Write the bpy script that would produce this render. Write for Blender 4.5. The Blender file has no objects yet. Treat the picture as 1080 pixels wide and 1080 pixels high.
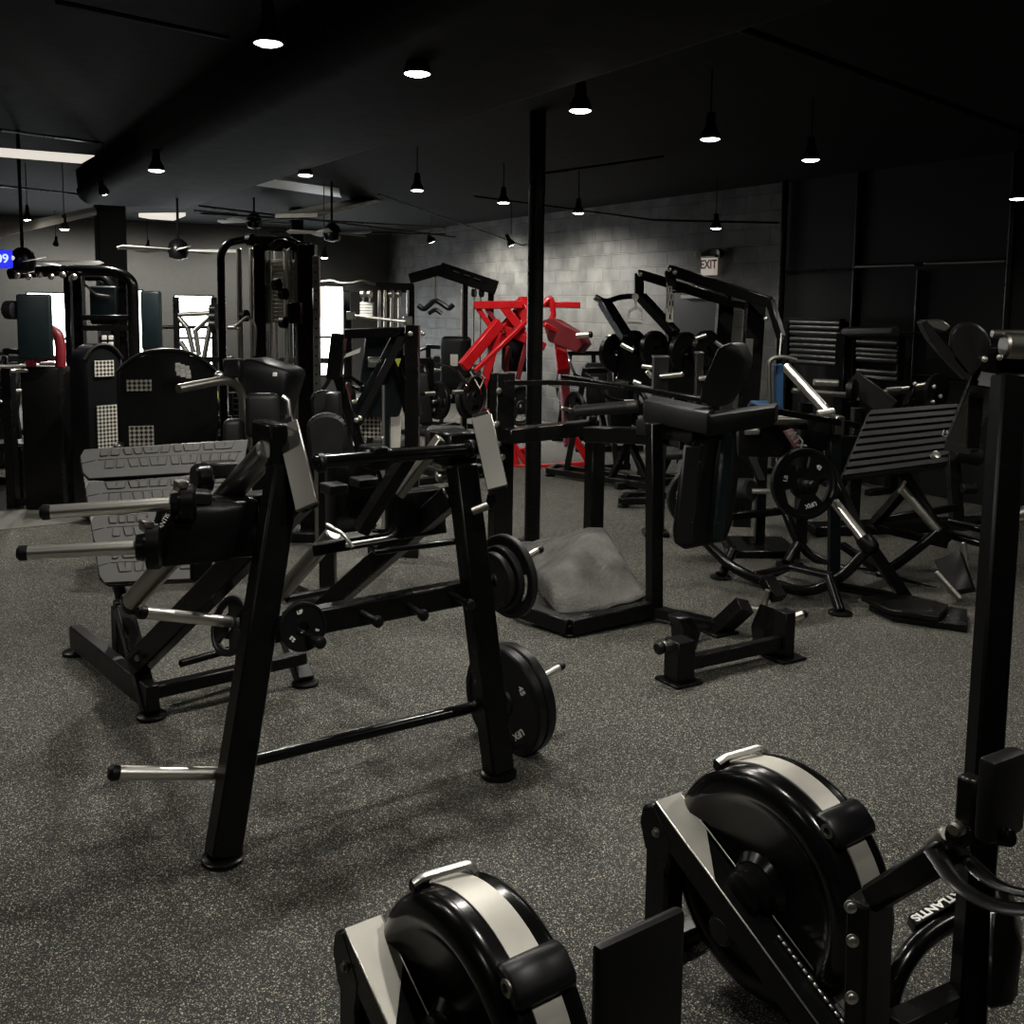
import bpy, bmesh, math, random
from mathutils import Vector, Matrix
random.seed(7)
C = bpy.context.scene.collection
V = Vector
# ---------------------------------------------------------------- camera
F = 1080.0; CX, CY = 540.0, 440.0; CH = 1.85
PITCH = math.atan(118/1080); ROLL = 0.012
_f = V((0, math.cos(PITCH), -math.sin(PITCH)))
_r0 = V((1, 0, 0)); _u0 = _r0.cross(_f)
_r = (_r0*math.cos(ROLL) + _u0*math.sin(ROLL)); _u = _r.cross(_f)
cam = bpy.data.cameras.new('camera'); camo = bpy.data.objects.new('camera', cam); C.objects.link(camo)
camo.matrix_world = Matrix(((_r.x, _u.x, -_f.x, 0), (_r.y, _u.y, -_f.y, 0), (_r.z, _u.z, -_f.z, CH), (0, 0, 0, 1)))
cam.sensor_width = 36; cam.lens = 36*F/1080; cam.shift_y = -(540-CY)/1080; cam.clip_start = .05
bpy.context.scene.camera = camo
O = V((0, 0, CH))
def ray(px, py):
    return (_f*F + _r*(px-CX) - _u*(py-CY)).normalized()
def W(px, py, D):
    r = ray(px, py); return O + r*(D/r.y)
def G(px, py, z=0.0):
    r = ray(px, py); return O + r*((z-CH)/r.z)
def H(px, py, D):   # same as W, floor point under it
    p = W(px, py, D); return V((p.x, p.y, 0))
RA = math.radians(30.6)
EX = V((math.cos(RA), math.sin(RA), 0)); EY = V((-math.sin(RA), math.cos(RA), 0))
def RR(X, Y, z=0): return EX*X + EY*Y + V((0, 0, z))
XW, YW, XL, YB, ZC = 8.8, 20.1, -6.5, -4.0, 3.3
def WP(px, py, off=0.0):   # on the brick wall
    r = ray(px, py); return O + r*((XW-off)/r.dot(EX))
def WW(px, py, off=0.0):   # on the window wall
    r = ray(px, py); return O + r*((YW-off)/r.dot(EY))
# ---------------------------------------------------------------- materials
M = {}
def mat(name, col, rough=.5, metal=0., emit=None, es=1., spec=.5, bump=None, coat=0, tint=None):
    m = bpy.data.materials.new(name); m.use_nodes = True
    nt = m.node_tree; b = nt.nodes['Principled BSDF']
    b.inputs['Base Color'].default_value = (*col, 1); b.inputs['Roughness'].default_value = rough
    b.inputs['Metallic'].default_value = metal; b.inputs['Specular IOR Level'].default_value = spec
    b.inputs['Coat Weight'].default_value = coat
    if emit: b.inputs['Emission Color'].default_value = (*emit, 1); b.inputs['Emission Strength'].default_value = es
    tc = nt.nodes.new('ShaderNodeTexCoord')
    if emit is None and metal < .9:
        n = nt.nodes.new('ShaderNodeTexNoise'); n.inputs['Scale'].default_value = 9; n.inputs['Detail'].default_value = 4
        nt.links.new(tc.outputs['Object'], n.inputs['Vector'])
        mr = nt.nodes.new('ShaderNodeMapRange'); mr.inputs['To Min'].default_value = max(.03, rough-.08); mr.inputs['To Max'].default_value = min(1, rough+.1)
        nt.links.new(n.outputs['Fac'], mr.inputs['Value']); nt.links.new(mr.outputs['Result'], b.inputs['Roughness'])
        mx = nt.nodes.new('ShaderNodeMix'); mx.data_type = 'RGBA'
        mx.inputs['A'].default_value = (*[c*.8 for c in col], 1); mx.inputs['B'].default_value = (*[min(1, c*1.2) for c in col], 1)
        nt.links.new(n.outputs['Fac'], mx.inputs['Factor']); nt.links.new(mx.outputs['Result'], b.inputs['Base Color'])
    if bump:
        sc, st = bump
        n2 = nt.nodes.new('ShaderNodeTexNoise'); n2.inputs['Scale'].default_value = sc; n2.inputs['Detail'].default_value = 3
        nt.links.new(tc.outputs['Object'], n2.inputs['Vector'])
        bp = nt.nodes.new('ShaderNodeBump'); bp.inputs['Strength'].default_value = st; bp.inputs['Distance'].default_value = .003
        nt.links.new(n2.outputs['Fac'], bp.inputs['Height']); nt.links.new(bp.outputs['Normal'], b.inputs['Normal'])
    M[name] = m; return m
mat('black', (.0035, .0035, .0035), .28, spec=.22)
mat('satin', (.007, .007, .007), .38, spec=.28)
mat('gloss', (.003, .003, .003), .18, spec=.35)
mat('teal', (.004, .009, .010), .4, spec=.3)
mat('pad', (.006, .006, .0065), .48, spec=.3, bump=(160, .15))
mat('padgrey', (.018, .019, .018), .6, spec=.3, bump=(160, .15))
mat('chrome', (.90, .87, .80), .31, 1.)
mat('steel', (.21, .205, .185), .33, 1.)
mat('tubesteel', (.38, .37, .34), .3, 1.)
mat('postblack', (.0012, .0012, .0012), .4, spec=.1)
mat('dullsteel', (.30, .29, .26), .38, 1.)
mat('silver', (.50, .48, .43), .45, .55)
mat('rubber', (.009, .009, .0095), .5, spec=.35, bump=(220, .12))
mat('iron', (.005, .005, .0055), .36, spec=.3)
mat('ribgrey', (.046, .045, .042), .6, bump=(120, .2))
mat('ribdark', (.008, .008, .008), .45, spec=.4)
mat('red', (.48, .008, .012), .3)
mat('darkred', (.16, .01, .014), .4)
mat('white', (.75, .74, .70), .5)
mat('pale', (.42, .40, .35), .6)
mat('offwhite', (.80, .76, .68), .5)
mat('ceil', (.0035, .0035, .0033), .85, spec=.2)
mat('duct', (.002, .0023, .0023), .75, spec=.15)
mat('shroud', (.003, .0035, .004), .4, spec=.25)
mat('blue', (.02, .06, .13), .4)
mat('yellow', (.55, .55, .08), .5)
mat('signred', (.20, .02, .02), .5)
mat('tagred', (.05, .006, .006), .5)
mat('barsteel', (.10, .10, .095), .42, 1.)
mat('daylitglow', (.8, .78, .7), .6, emit=(1, .93, .82), es=.75)  # weak emission stands in for daylight on two ceiling boards
mat('brightlamp', (1, 1, 1), .5, emit=(1, .95, .86), es=28)
mat('window', (1, 1, 1), .5, emit=(.93, .97, 1), es=9)
mat('windowwarm', (1, .9, .6), .5, emit=(1, .86, .55), es=2.2)
mat('clock', (0, 0, .1), .5, emit=(.02, .03, .9), es=1.0)
mat('digits', (.5, .5, 1), .5, emit=(.35, .45, 1), es=1.6)
mat('exitface', (.5, .45, .40), .5, emit=(.9, .78, .66), es=.32)
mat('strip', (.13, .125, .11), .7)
mat('screen', (.5, .5, .5), .3, emit=(.9, .95, 1), es=.5)

def node_mat(name):
    m = bpy.data.materials.new(name); m.use_nodes = True; M[name] = m
    return m.node_tree, m.node_tree.nodes['Principled BSDF']
# speckled rubber floor
nt, b = node_mat('floor')
L = nt.links.new; N = nt.nodes.new
tc = N('ShaderNodeTexCoord')
def fleck(scale, thr, seedoff):
    mp = N('ShaderNodeMapping'); mp.inputs['Location'].default_value = (seedoff, seedoff*2, 0); L(tc.outputs['Object'], mp.inputs['Vector'])
    wn = N('ShaderNodeTexNoise'); wn.inputs['Scale'].default_value = scale*.6; L(mp.outputs['Vector'], wn.inputs['Vector'])
    ad = N('ShaderNodeMix'); ad.data_type = 'RGBA'; ad.blend_type = 'ADD'; ad.inputs['Factor'].default_value = .012
    L(mp.outputs['Vector'], ad.inputs['A']); L(wn.outputs['Color'], ad.inputs['B'])
    v = N('ShaderNodeTexVoronoi'); v.inputs['Scale'].default_value = scale; L(ad.outputs['Result'], v.inputs['Vector'])
    s = N('ShaderNodeSeparateColor'); L(v.outputs['Color'], s.inputs['Color'])
    g = N('ShaderNodeMath'); g.operation = 'GREATER_THAN'; g.inputs[1].default_value = thr; L(s.outputs['Red'], g.inputs[0])
    l = N('ShaderNodeMath'); l.operation = 'LESS_THAN'; l.inputs[1].default_value = .42; L(v.outputs['Distance'], l.inputs[0])
    m_ = N('ShaderNodeMath'); m_.operation = 'MULTIPLY'; L(g.outputs[0], m_.inputs[0]); L(l.outputs[0], m_.inputs[1])
    return m_.outputs[0], s
f1, s1 = fleck(270, .60, 0); f2, s2 = fleck(165, .90, 3.3)
base = N('ShaderNodeTexNoise'); base.inputs['Scale'].default_value = 1.6; base.inputs['Detail'].default_value = 5; L(tc.outputs['Object'], base.inputs['Vector'])
cr = N('ShaderNodeValToRGB'); cr.color_ramp.elements[0].position = .35; cr.color_ramp.elements[0].color = (.012, .0122, .0108, 1)
cr.color_ramp.elements[1].position = .7; cr.color_ramp.elements[1].color = (.027, .027, .023, 1); L(base.outputs['Fac'], cr.inputs['Fac'])
fc = N('ShaderNodeValToRGB'); fc.color_ramp.interpolation = 'CONSTANT'
e = fc.color_ramp.elements; e[0].color = (.40, .385, .32, 1); e[1].position = .5; e[1].color = (.17, .17, .145, 1)
for p, c in ((.8, (.55, .50, .38, 1)), (.93, (.36, .17, .12, 1)), (.97, (.15, .26, .21, 1))):
    q = e.new(p); q.color = c
L(s1.outputs['Green'], fc.inputs['Fac'])
mx = N('ShaderNodeMix'); mx.data_type = 'RGBA'; L(f1, mx.inputs['Factor']); L(cr.outputs['Color'], mx.inputs['A']); L(fc.outputs['Color'], mx.inputs['B'])
mx2 = N('ShaderNodeMix'); mx2.data_type = 'RGBA'; L(f2, mx2.inputs['Factor']); L(mx.outputs['Result'], mx2.inputs['A']); mx2.inputs['B'].default_value = (.45, .43, .35, 1)
# mat seams: tiles of rubber, slightly different wear
L(mx2.outputs['Result'], b.inputs['Base Color'])
b.inputs['Roughness'].default_value = .72; b.inputs['Specular IOR Level'].default_value = .35
bn = N('ShaderNodeTexNoise'); bn.inputs['Scale'].default_value = 260; L(tc.outputs['Object'], bn.inputs['Vector'])
bp = N('ShaderNodeBump'); bp.inputs['Strength'].default_value = .35; bp.inputs['Distance'].default_value = .002; L(bn.outputs['Fac'], bp.inputs['Height']); L(bp.outputs['Normal'], b.inputs['Normal'])
# painted block wall
nt, b = node_mat('brick'); L = nt.links.new; N = nt.nodes.new
tc = N('ShaderNodeTexCoord'); sp = N('ShaderNodeSeparateXYZ'); cb = N('ShaderNodeCombineXYZ'); L(tc.outputs['Object'], sp.inputs[0]); L(sp.outputs['X'], cb.inputs['X']); L(sp.outputs['Z'], cb.inputs['Y'])
bk = N('ShaderNodeTexBrick'); L(cb.outputs[0], bk.inputs['Vector']); bk.inputs['Scale'].default_value = 1; bk.inputs['Brick Width'].default_value = .42; bk.inputs['Row Height'].default_value = .2
bk.inputs['Mortar Size'].default_value = .012; bk.inputs['Mortar Smooth'].default_value = .3
bk.inputs['Color1'].default_value = (.088, .085, .077, 1); bk.inputs['Color2'].default_value = (.052, .051, .047, 1); bk.inputs['Mortar'].default_value = (.085, .082, .075, 1)
n = N('ShaderNodeTexNoise'); n.inputs['Scale'].default_value = 3; n.inputs['Detail'].default_value = 6; L(tc.outputs['Object'], n.inputs['Vector'])
mr = N('ShaderNodeMapRange'); mr.inputs['From Min'].default_value = .3; mr.inputs['From Max'].default_value = .7; mr.inputs['To Min'].default_value = .45; mr.inputs['To Max'].default_value = 1.5; L(n.outputs['Fac'], mr.inputs['Value'])
mm = N('ShaderNodeMix'); mm.data_type = 'RGBA'; mm.blend_type = 'MULTIPLY'; mm.inputs['Factor'].default_value = 1; L(bk.outputs['Color'], mm.inputs['A']); L(mr.outputs['Result'], mm.inputs['B'])
L(mm.outputs['Result'], b.inputs['Base Color']); b.inputs['Roughness'].default_value = .6
bp = N('ShaderNodeBump'); bp.inputs['Strength'].default_value = 1; bp.inputs['Distance'].default_value = .02; bp.invert = True
L(bk.outputs['Fac'], bp.inputs['Height']); L(bp.outputs['Normal'], b.inputs['Normal'])
mat('plaster', (.10, .10, .094), .75, bump=(12, .4))
mat('darkwall', (.0065, .0068, .0063), .6, bump=(10, .3), spec=.25)
# hooked rubber mat
nt, b = node_mat('matweave'); L = nt.links.new; N = nt.nodes.new
tc = N('ShaderNodeTexCoord'); v = N('ShaderNodeTexVoronoi'); v.inputs['Scale'].default_value = 45; L(tc.outputs['Object'], v.inputs['Vector'])
n = N('ShaderNodeTexNoise'); n.inputs['Scale'].default_value = 6; n.inputs['Detail'].default_value = 5; L(tc.outputs['Object'], n.inputs['Vector'])
cr = N('ShaderNodeValToRGB'); cr.color_ramp.elements[0].position = .3; cr.color_ramp.elements[0].color = (.055, .054, .050, 1); cr.color_ramp.elements[1].position = .75; cr.color_ramp.elements[1].color = (.12, .117, .106, 1)
L(n.outputs['Fac'], cr.inputs['Fac']); L(cr.outputs['Color'], b.inputs['Base Color']); b.inputs['Roughness'].default_value = .9
bp = N('ShaderNodeBump'); bp.inputs['Strength'].default_value = .8; bp.inputs['Distance'].default_value = .006; L(v.outputs['Distance'], bp.inputs['Height']); L(bp.outputs['Normal'], b.inputs['Normal'])

# ---------------------------------------------------------------- mesh builder
def frame(d, up=V((0, 0, 1))):
    d = d.normalized()
    if abs(d.dot(up)) > .97: up = V((0, 1, 0)) if abs(d.y) < .9 else V((1, 0, 0))
    s = d.cross(up).normalized(); u = s.cross(d).normalized()
    return d, s, u
class MB:
    def __init__(self, xf=None): self.bm = bmesh.new(); self.xf = xf
    def _new(self, vs, fs, smooth=False):
        bv = [self.bm.verts.new(v) for v in vs]; out = []
        for f in fs:
            try:
                q = self.bm.faces.new([bv[i] for i in f]); q.smooth = smooth; out.append(q)
            except ValueError: pass
        return bv, out
    def rbox(self, c, ax, ay, az, bev=.004, seg=1):
        """box: centre and three half-axis vectors"""
        vs = [c + ax*i + ay*j + az*k for i in (-1, 1) for j in (-1, 1) for k in (-1, 1)]
        fs = [(0, 1, 3, 2), (4, 6, 7, 5), (0, 4, 5, 1), (2, 3, 7, 6), (0, 2, 6, 4), (1, 5, 7, 3)]
        bv, bf = self._new(vs, fs, seg > 1)
        if bev > 0:
            es = list({e for f in bf for e in f.edges})
            r = bmesh.ops.bevel(self.bm, geom=es, offset=min(bev, .95*min(ax.length, ay.length, az.length)), segments=seg, profile=.5, affect='EDGES')
            for f in r['faces']: f.smooth = True
        return self
    def box(self, c, sx, sy, sz, rz=0, bev=.004, seg=1):
        X = V((math.cos(rz), math.sin(rz), 0)); Y = V((-math.sin(rz), math.cos(rz), 0))
        return self.rbox(V(c), X*sx/2, Y*sy/2, V((0, 0, sz/2)), bev, seg)
    def beam(self, p, q, w, h=None, up=V((0, 0, 1)), bev=.004, seg=1):
        h = h or w; d, s, u = frame(q-p, up)
        return self.rbox((p+q)/2, d*((q-p).length/2), s*(w/2), u*(h/2), bev, seg)
    def beams(self, pts, w, h=None, up=V((0, 0, 1))):
        for a, b_ in zip(pts[:-1], pts[1:]):
            d = (b_-a).normalized()*(w*.35); self.beam(a-d, b_+d, w, h, up)
        return self
    def lathe(self, c, axis, prof, n=32, up=V((0, 0, 1))):
        d, s, u = frame(axis, up); vs = []; fs = []
        m = len(prof)
        for r, h in prof:
            for k in range(n):
                a = 2*math.pi*k/n; vs.append(c + d*h + (s*math.cos(a)+u*math.sin(a))*r)
        for i in range(m-1):
            for k in range(n):
                k2 = (k+1) % n; fs.append((i*n+k, i*n+k2, (i+1)*n+k2, (i+1)*n+k))
        if prof[0][0] > 0: fs.append(tuple(range(n-1, -1, -1)))
        if prof[-1][0] > 0: fs.append(tuple((m-1)*n+k for k in range(n)))
        self._new(vs, fs, True); return self
    def tube(self, p, q, r, n=14, r2=None, cap=.0):
        d = (q-p); L_ = d.length; r2 = r if r2 is None else r2; c = min(r, r2)*.18
        return self.lathe(p, d, [(r-c, 0), (r, c), (r2, L_-c), (r2-c, L_)], n)
    def path(self, pts, r, n=12, fillet=0.0, seg=6, closed=False, w=None):
        """round (or, with w, flat) bar along a polyline with filleted corners"""
        P = [V(p) for p in pts]
        if fillet > 0:
            Q = [P[0]]
            for i in range(1, len(P)-1):
                a, b_, c = P[i-1], P[i], P[i+1]
                f = min(fillet, (a-b_).length*.48, (c-b_).length*.48)
                s, e_ = b_+(a-b_).normalized()*f, b_+(c-b_).normalized()*f
                for k in range(seg+1):
                    t = k/seg; Q.append(s*(1-t)**2 + b_*2*t*(1-t) + e_*t*t)
            Q.append(P[-1]); P = Q
        if closed: P.append(P[0])
        ups = V((0, 0, 1)); vs = []; rings = []
        d0, s, u = frame(P[1]-P[0], ups)
        for i, p in enumerate(P):
            if i == 0: d = (P[1]-P[0]).normalized()
            elif i == len(P)-1: d = (P[-1]-P[-2]).normalized()
            else: d = ((P[i]-P[i-1]).normalized()+(P[i+1]-P[i]).normalized()).normalized()
            s = (s - d*s.dot(d)).normalized(); u = s.cross(d).normalized()
            ring = []
            for k in range(n):
                a = 2*math.pi*k/n + (math.pi/4 if n == 4 else 0)
                ring.append(p + s*math.cos(a)*(w or r) + u*math.sin(a)*r)
            rings.append(ring)
        m = len(rings); vs = [v for r_ in rings for v in r_]
        fs = [(i*n+k, i*n+(k+1) % n, (i+1)*n+(k+1) % n, (i+1)*n+k) for i in range(m-1) for k in range(n)]
        fs += [tuple(range(n-1, -1, -1)), tuple((m-1)*n+k for k in range(n))]
        self._new(vs, fs, True); return self
    def prism(self, pts, th, bev=.003):
        """polygon pts extruded by vector th"""
        n = len(pts); vs = [V(p) for p in pts] + [V(p)+th for p in pts]
        fs = [tuple(range(n-1, -1, -1)), tuple(range(n, 2*n))] + [(i, (i+1) % n, n+(i+1) % n, n+i) for i in range(n)]
        bv, bf = self._new(vs, fs)
        if bev > 0:
            es = list({e for f in bf for e in f.edges})
            try: bmesh.ops.bevel(self.bm, geom=es, offset=bev, segments=1, affect='EDGES')
            except Exception: pass
        return self
    def ball(self, c, r, n=12):
        pr = [(max(1e-4, r*math.sin(math.pi*k/8)), -r*math.cos(math.pi*k/8)) for k in range(9)]
        return self.lathe(c, V((0, 0, 1)), pr, n)
    def quad_slab(self, a, b_, c, d, th):  # four corners in order and thickness vector
        return self.prism([a, b_, c, d], th)
    def build(self, name, mt, parent=None, at=None, label=None):
        if self.xf is not None: self.bm.transform(self.xf)
        loc = parent['_at'] if parent is not None else (at or V((0, 0, 0)))
        loc = V(loc)
        bmesh.ops.translate(self.bm, verts=self.bm.verts, vec=-loc)
        bmesh.ops.recalc_face_normals(self.bm, faces=self.bm.faces)
        me = bpy.data.meshes.new(name); self.bm.to_mesh(me); self.bm.free()
        me.set_sharp_from_angle(angle=math.radians(38))
        me.materials.append(M[mt] if isinstance(mt, str) else mt)
        o = bpy.data.objects.new(name, me); C.objects.link(o)
        if parent is not None: o.parent = parent; o['_at'] = parent['_at']
        else: o.location = loc; o['_at'] = loc
        if label: o['label'] = label
        return o
def tag(o, label, cat, group=None):
    o['label'] = label; o['category'] = cat
    if group: o['group'] = group
    return o
def thing(name, at, label, cat, group=None):
    o = bpy.data.objects.new(name, None); C.objects.link(o); o.location = at; o['_at'] = V(at); o.empty_display_size = .1
    return tag(o, label, cat, group)
def struct(o): o['kind'] = 'structure'; return o
def text(s, org, xd, yd, size, mt, parent, name='lettering', depth=.001, bold=.0):
    cu = bpy.data.curves.new('txt', 'FONT'); cu.body = s; cu.size = size; cu.extrude = depth; cu.offset = bold; cu.align_x = 'CENTER'; cu.align_y = 'CENTER'
    t = bpy.data.objects.new('txt', cu); C.objects.link(t); bpy.context.view_layer.update()
    dg = bpy.context.evaluated_depsgraph_get(); me = bpy.data.meshes.new_from_object(t.evaluated_get(dg))
    bpy.data.objects.remove(t); bpy.data.curves.remove(cu)
    x = xd.normalized(); z = x.cross(yd).normalized(); y = z.cross(x)
    mtx = Matrix(((x.x, y.x, z.x, org.x), (x.y, y.y, z.y, org.y), (x.z, y.z, z.z, org.z), (0, 0, 0, 1)))
    me.transform(Matrix.Translation(-V(parent['_at'])) @ mtx)
    me.materials.clear(); me.materials.append(M[mt])
    o = bpy.data.objects.new(name, me); C.objects.link(o); o.parent = parent; o['_at'] = parent['_at']
    return o
UP = V((0, 0, 1))
def foot_disc(t, p, r=.055, name='foot_pad'):
    MB().lathe(V((p.x, p.y, 0)), UP, [(r, .001), (r+.004, .004), (r+.004, .016), (r-.002, .02)], 28).build(name, 'black', t)
def sleeve(t, a, b_, r=.024, name='weight_sleeve', mt='chrome', capr=None, cap=True):
    """chrome sleeve from its root a to its end b_, with a black end cap"""
    o = MB().tube(a, b_, r).build(name, mt, t)
    if cap:
        d = (b_-a).normalized(); MB().lathe(b_, d, [(r*1.06, -.004), (r*1.12, .002), (r*1.12, .02), (r*.7, .03)], 14).build('end_cap', 'iron', o)
    return o
def weight_plate(c, axis, R, th, label, group='weight plates loaded on the machines', slots=True, txt=None, up=UP, mt='iron', rot=0, flip=1, tsize=.2):
    """iron plate with hub, rim lip and three grip holes; c is its middle"""
    d, s, u = frame(axis, up); bm = bmesh.new(); n = 72; T = th/2
    rb = R*.028
    fr = [(.027, T*.95), (R*.24, T*.95), (R*.27, T*.55), (R*.44, T*.55), (R*.76, T*.55), (R*.86, T*.6), (R*.89, T), (R-rb, T), (R, T-rb)]
    prof = fr + [(r, -h) for r, h in reversed(fr)]
    m = len(prof); nf = len(fr)
    grid = [[bm.verts.new(d*h + (s*math.cos(2*math.pi*k/n)+u*math.sin(2*math.pi*k/n))*r) for k in range(n)] for r, h in prof]
    def hole(k): return slots and (k + rot) % (n//3) < n//9*1.35
    for i in range(m):
        i2 = (i+1) % m
        ring = i in (3, m-5)
        for k in range(n):
            if ring and hole(k): continue
            k2 = (k+1) % n
            f = bm.faces.new((grid[i][k], grid[i][k2], grid[i2][k2], grid[i2][k])); f.smooth = True
    if slots:
        a_in, a_out, b_in, b_out = grid[3], grid[4], grid[m-4], grid[m-5]
        for k in range(n):
            k2 = (k+1) % n
            if hole(k):
                bm.faces.new((a_in[k], a_in[k2], b_in[k2], b_in[k])); bm.faces.new((a_out[k], a_out[k2], b_out[k2], b_out[k]))
                if not hole(k-1): bm.faces.new((a_in[k], a_out[k], b_out[k], b_in[k]))
                if not hole(k2): bm.faces.new((a_in[k2], a_out[k2], b_out[k2], b_in[k2]))
    bmesh.ops.recalc_face_normals(bm, faces=bm.faces)
    me = bpy.data.meshes.new('weight_plate'); bm.to_mesh(me); bm.free(); me.set_sharp_from_angle(angle=math.radians(40)); me.materials.append(M[mt])
    o = bpy.data.objects.new('weight_plate', me); C.objects.link(o); o.location = c; o['_at'] = V(c)
    tag(o, label, 'weight plate', group)
    if txt:
        for ang, str_ in txt:
            a = math.radians(ang); rad = (s*flip*math.cos(a)+u*math.sin(a)); tan = rad.cross(d)*1.0
            # lettering reads with its top to the rim
            text(str_, c + rad*R*.62 + d*(T*.55+.001), -(d.cross(rad)) if False else rad.cross(d), rad, R*tsize*2, 'white', o, bold=.001)
    return o
def knob(p, d, r, L_, parent, mt='iron', name='knob'):
    return MB().lathe(p, d, [(r*.7, 0), (r, r*.2), (r, L_-r*.25), (r*.75, L_)], 16).build(name, mt, parent)
def bolts(t, pts, d, r=.009, mt='dullsteel'):
    for p in pts:
        MB().lathe(p, d, [(r*1.5, 0), (r*1.5, .003), (r, .004), (r, .01), (r*.6, .012)], 12).build('bolt', mt, t)
# ================================================================= room
def rbx(X0, X1, Y0, Y1, z0, z1, name, mt, bev=0):
    c = RR((X0+X1)/2, (Y0+Y1)/2, (z0+z1)/2)
    m = MB(); m.rbox(V((0, 0, 0)), V(((X1-X0)/2, 0, 0)), V((0, (Y1-Y0)/2, 0)), V((0, 0, (z1-z0)/2)), bev)
    o = m.build(name, mt); o.location = c; o.rotation_euler = (0, 0, RA); return o
struct(rbx(XL-.2, XW+.2, YB-.2, YW+.2, -.2, 0, 'floor', 'floor'))
struct(rbx(XL-.2, XW+.2, YB-.2, YW+.2, ZC, ZC+.2, 'ceiling', 'ceil'))
# brick wall with local x along it
def wall_along(name, p, q, th, mt, z0=0, z1=ZC):
    d = (q-p); L_ = d.length; a = math.atan2(d.y, d.x)
    m = MB(); m.rbox(V((L_/2, -th/2, (z1-z0)/2)), V((L_/2, 0, 0)), V((0, th/2, 0)), V((0, 0, (z1-z0)/2)), 0)
    o = m.build(name, mt); o.location = (p.x, p.y, z0); o.rotation_euler = (0, 0, a); return struct(o)
def dotX(px, off=0):  # Y coordinate on the brick wall under image column px
    return WP(px, 330).dot(EY)
yc = dotX(823)
wall_along('wall_back', RR(XW, YW+.2), RR(XW, yc), -.2, 'brick')
wall_along('wall_right', RR(XW, yc), RR(XW, YB-.2), -.2, 'darkwall')
wall_along('wall_left', RR(XL, YB-.2), RR(XL, YW+.2), -.2, 'darkwall')
wall_along('wall_front', RR(XW+.2, YB), RR(XL-.2, YB), -.2, 'darkwall')
# window wall with real openings, cut as strips
wins = [(28, 80, 308, 408), (184, 226, 311, 420), (333, 364, 301, 420), (143, 152, 305, 365)]
def wx(px): return WW(px, 330).dot(EX)
spans = sorted([(wx(a), wx(b_), WW((a+b_)/2, t).z, i) for i, (a, b_, t, _) in enumerate(wins)])
mats = ['window', 'window', 'windowwarm', 'window']
bmw = MB(); x = XL
def seg(X0, X1, z0, z1):
    bmw.rbox(V(((X0+X1)/2, 0, (z0+z1)/2)), V(((X1-X0)/2, 0, 0)), V((0, .1, 0)), V((0, 0, (z1-z0)/2)), 0)
for a, b_, top, i in spans:
    seg(x, a, 0, ZC); seg(a, b_, top, ZC); seg(a, b_, 0, .35); x = b_
seg(x, XW+.2, 0, ZC)
o = bmw.build('wall_window', 'plaster'); o.location = RR(0, YW+.1); o.rotation_euler = (0, 0, RA); struct(o)
wn = 0
for a, b_, top, i in spans:
    wn += 1
    w = MB(); w.rbox(V(((a+b_)/2, 0, (top+.35)/2)), V(((b_-a)/2, 0, 0)), V((0, .01, 0)), V((0, 0, (top-.35)/2)), 0)
    g = w.build('window_%d' % wn, 'window'); g.location = RR(0, YW+.14); g.rotation_euler = (0, 0, RA); struct(g)
    if i == 2:
        w = MB(); w.rbox(V((a+(b_-a)*.18, -.02, top-.35)), V(((b_-a)*.18, 0, 0)), V((0, .01, 0)), V((0, 0, .33)), 0)
        q = w.build('yellow_poster', 'windowwarm'); q.location = RR(0, YW+.14); q.rotation_euler = (0, 0, RA); q['kind'] = 'structure'; q.name = 'window_film'
    f = MB()
    for X_ in (a, b_): f.box((X_, 0, (top+.35)/2), .05, .08, top-.35, bev=.004)
    for z_ in (.35, top): f.box(((a+b_)/2, 0, z_), b_-a, .08, .05, bev=.004)
    if b_-a > .4: f.box(((a+b_)/2, 0, 1.15), b_-a, .06, .05, bev=.004)
    o = f.build('window_frame', 'satin', None); o.location = RR(0, YW+.06); o.rotation_euler = (0, 0, RA); o['kind'] = 'structure'; o.name = 'trim_window_%d' % wn
# duct under the ceiling
m = MB(); r = .16; X0, X1, z0, z1 = 1.72, 3.0, 2.93, ZC
prof = [(X0, z1), (X0+.02, z0+r)] + [(X0+r*(1-math.cos(t)), z0+r*(1-math.sin(t))) for t in [math.radians(20*k) for k in range(5)]] + \
       [(X1-r*(1-math.sin(t)), z0+r*(1-math.cos(t))) for t in [math.radians(20*k) for k in range(5)]] + [(X1, z0+r), (X1, z1)]
m.prism([RR(a, YB+.1, b_) for a, b_ in prof], EY*(12.6-YB-.1), 0)
struct(m.build('ceiling_duct', 'duct', at=RR(2.3, 4, 3.1)))
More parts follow.
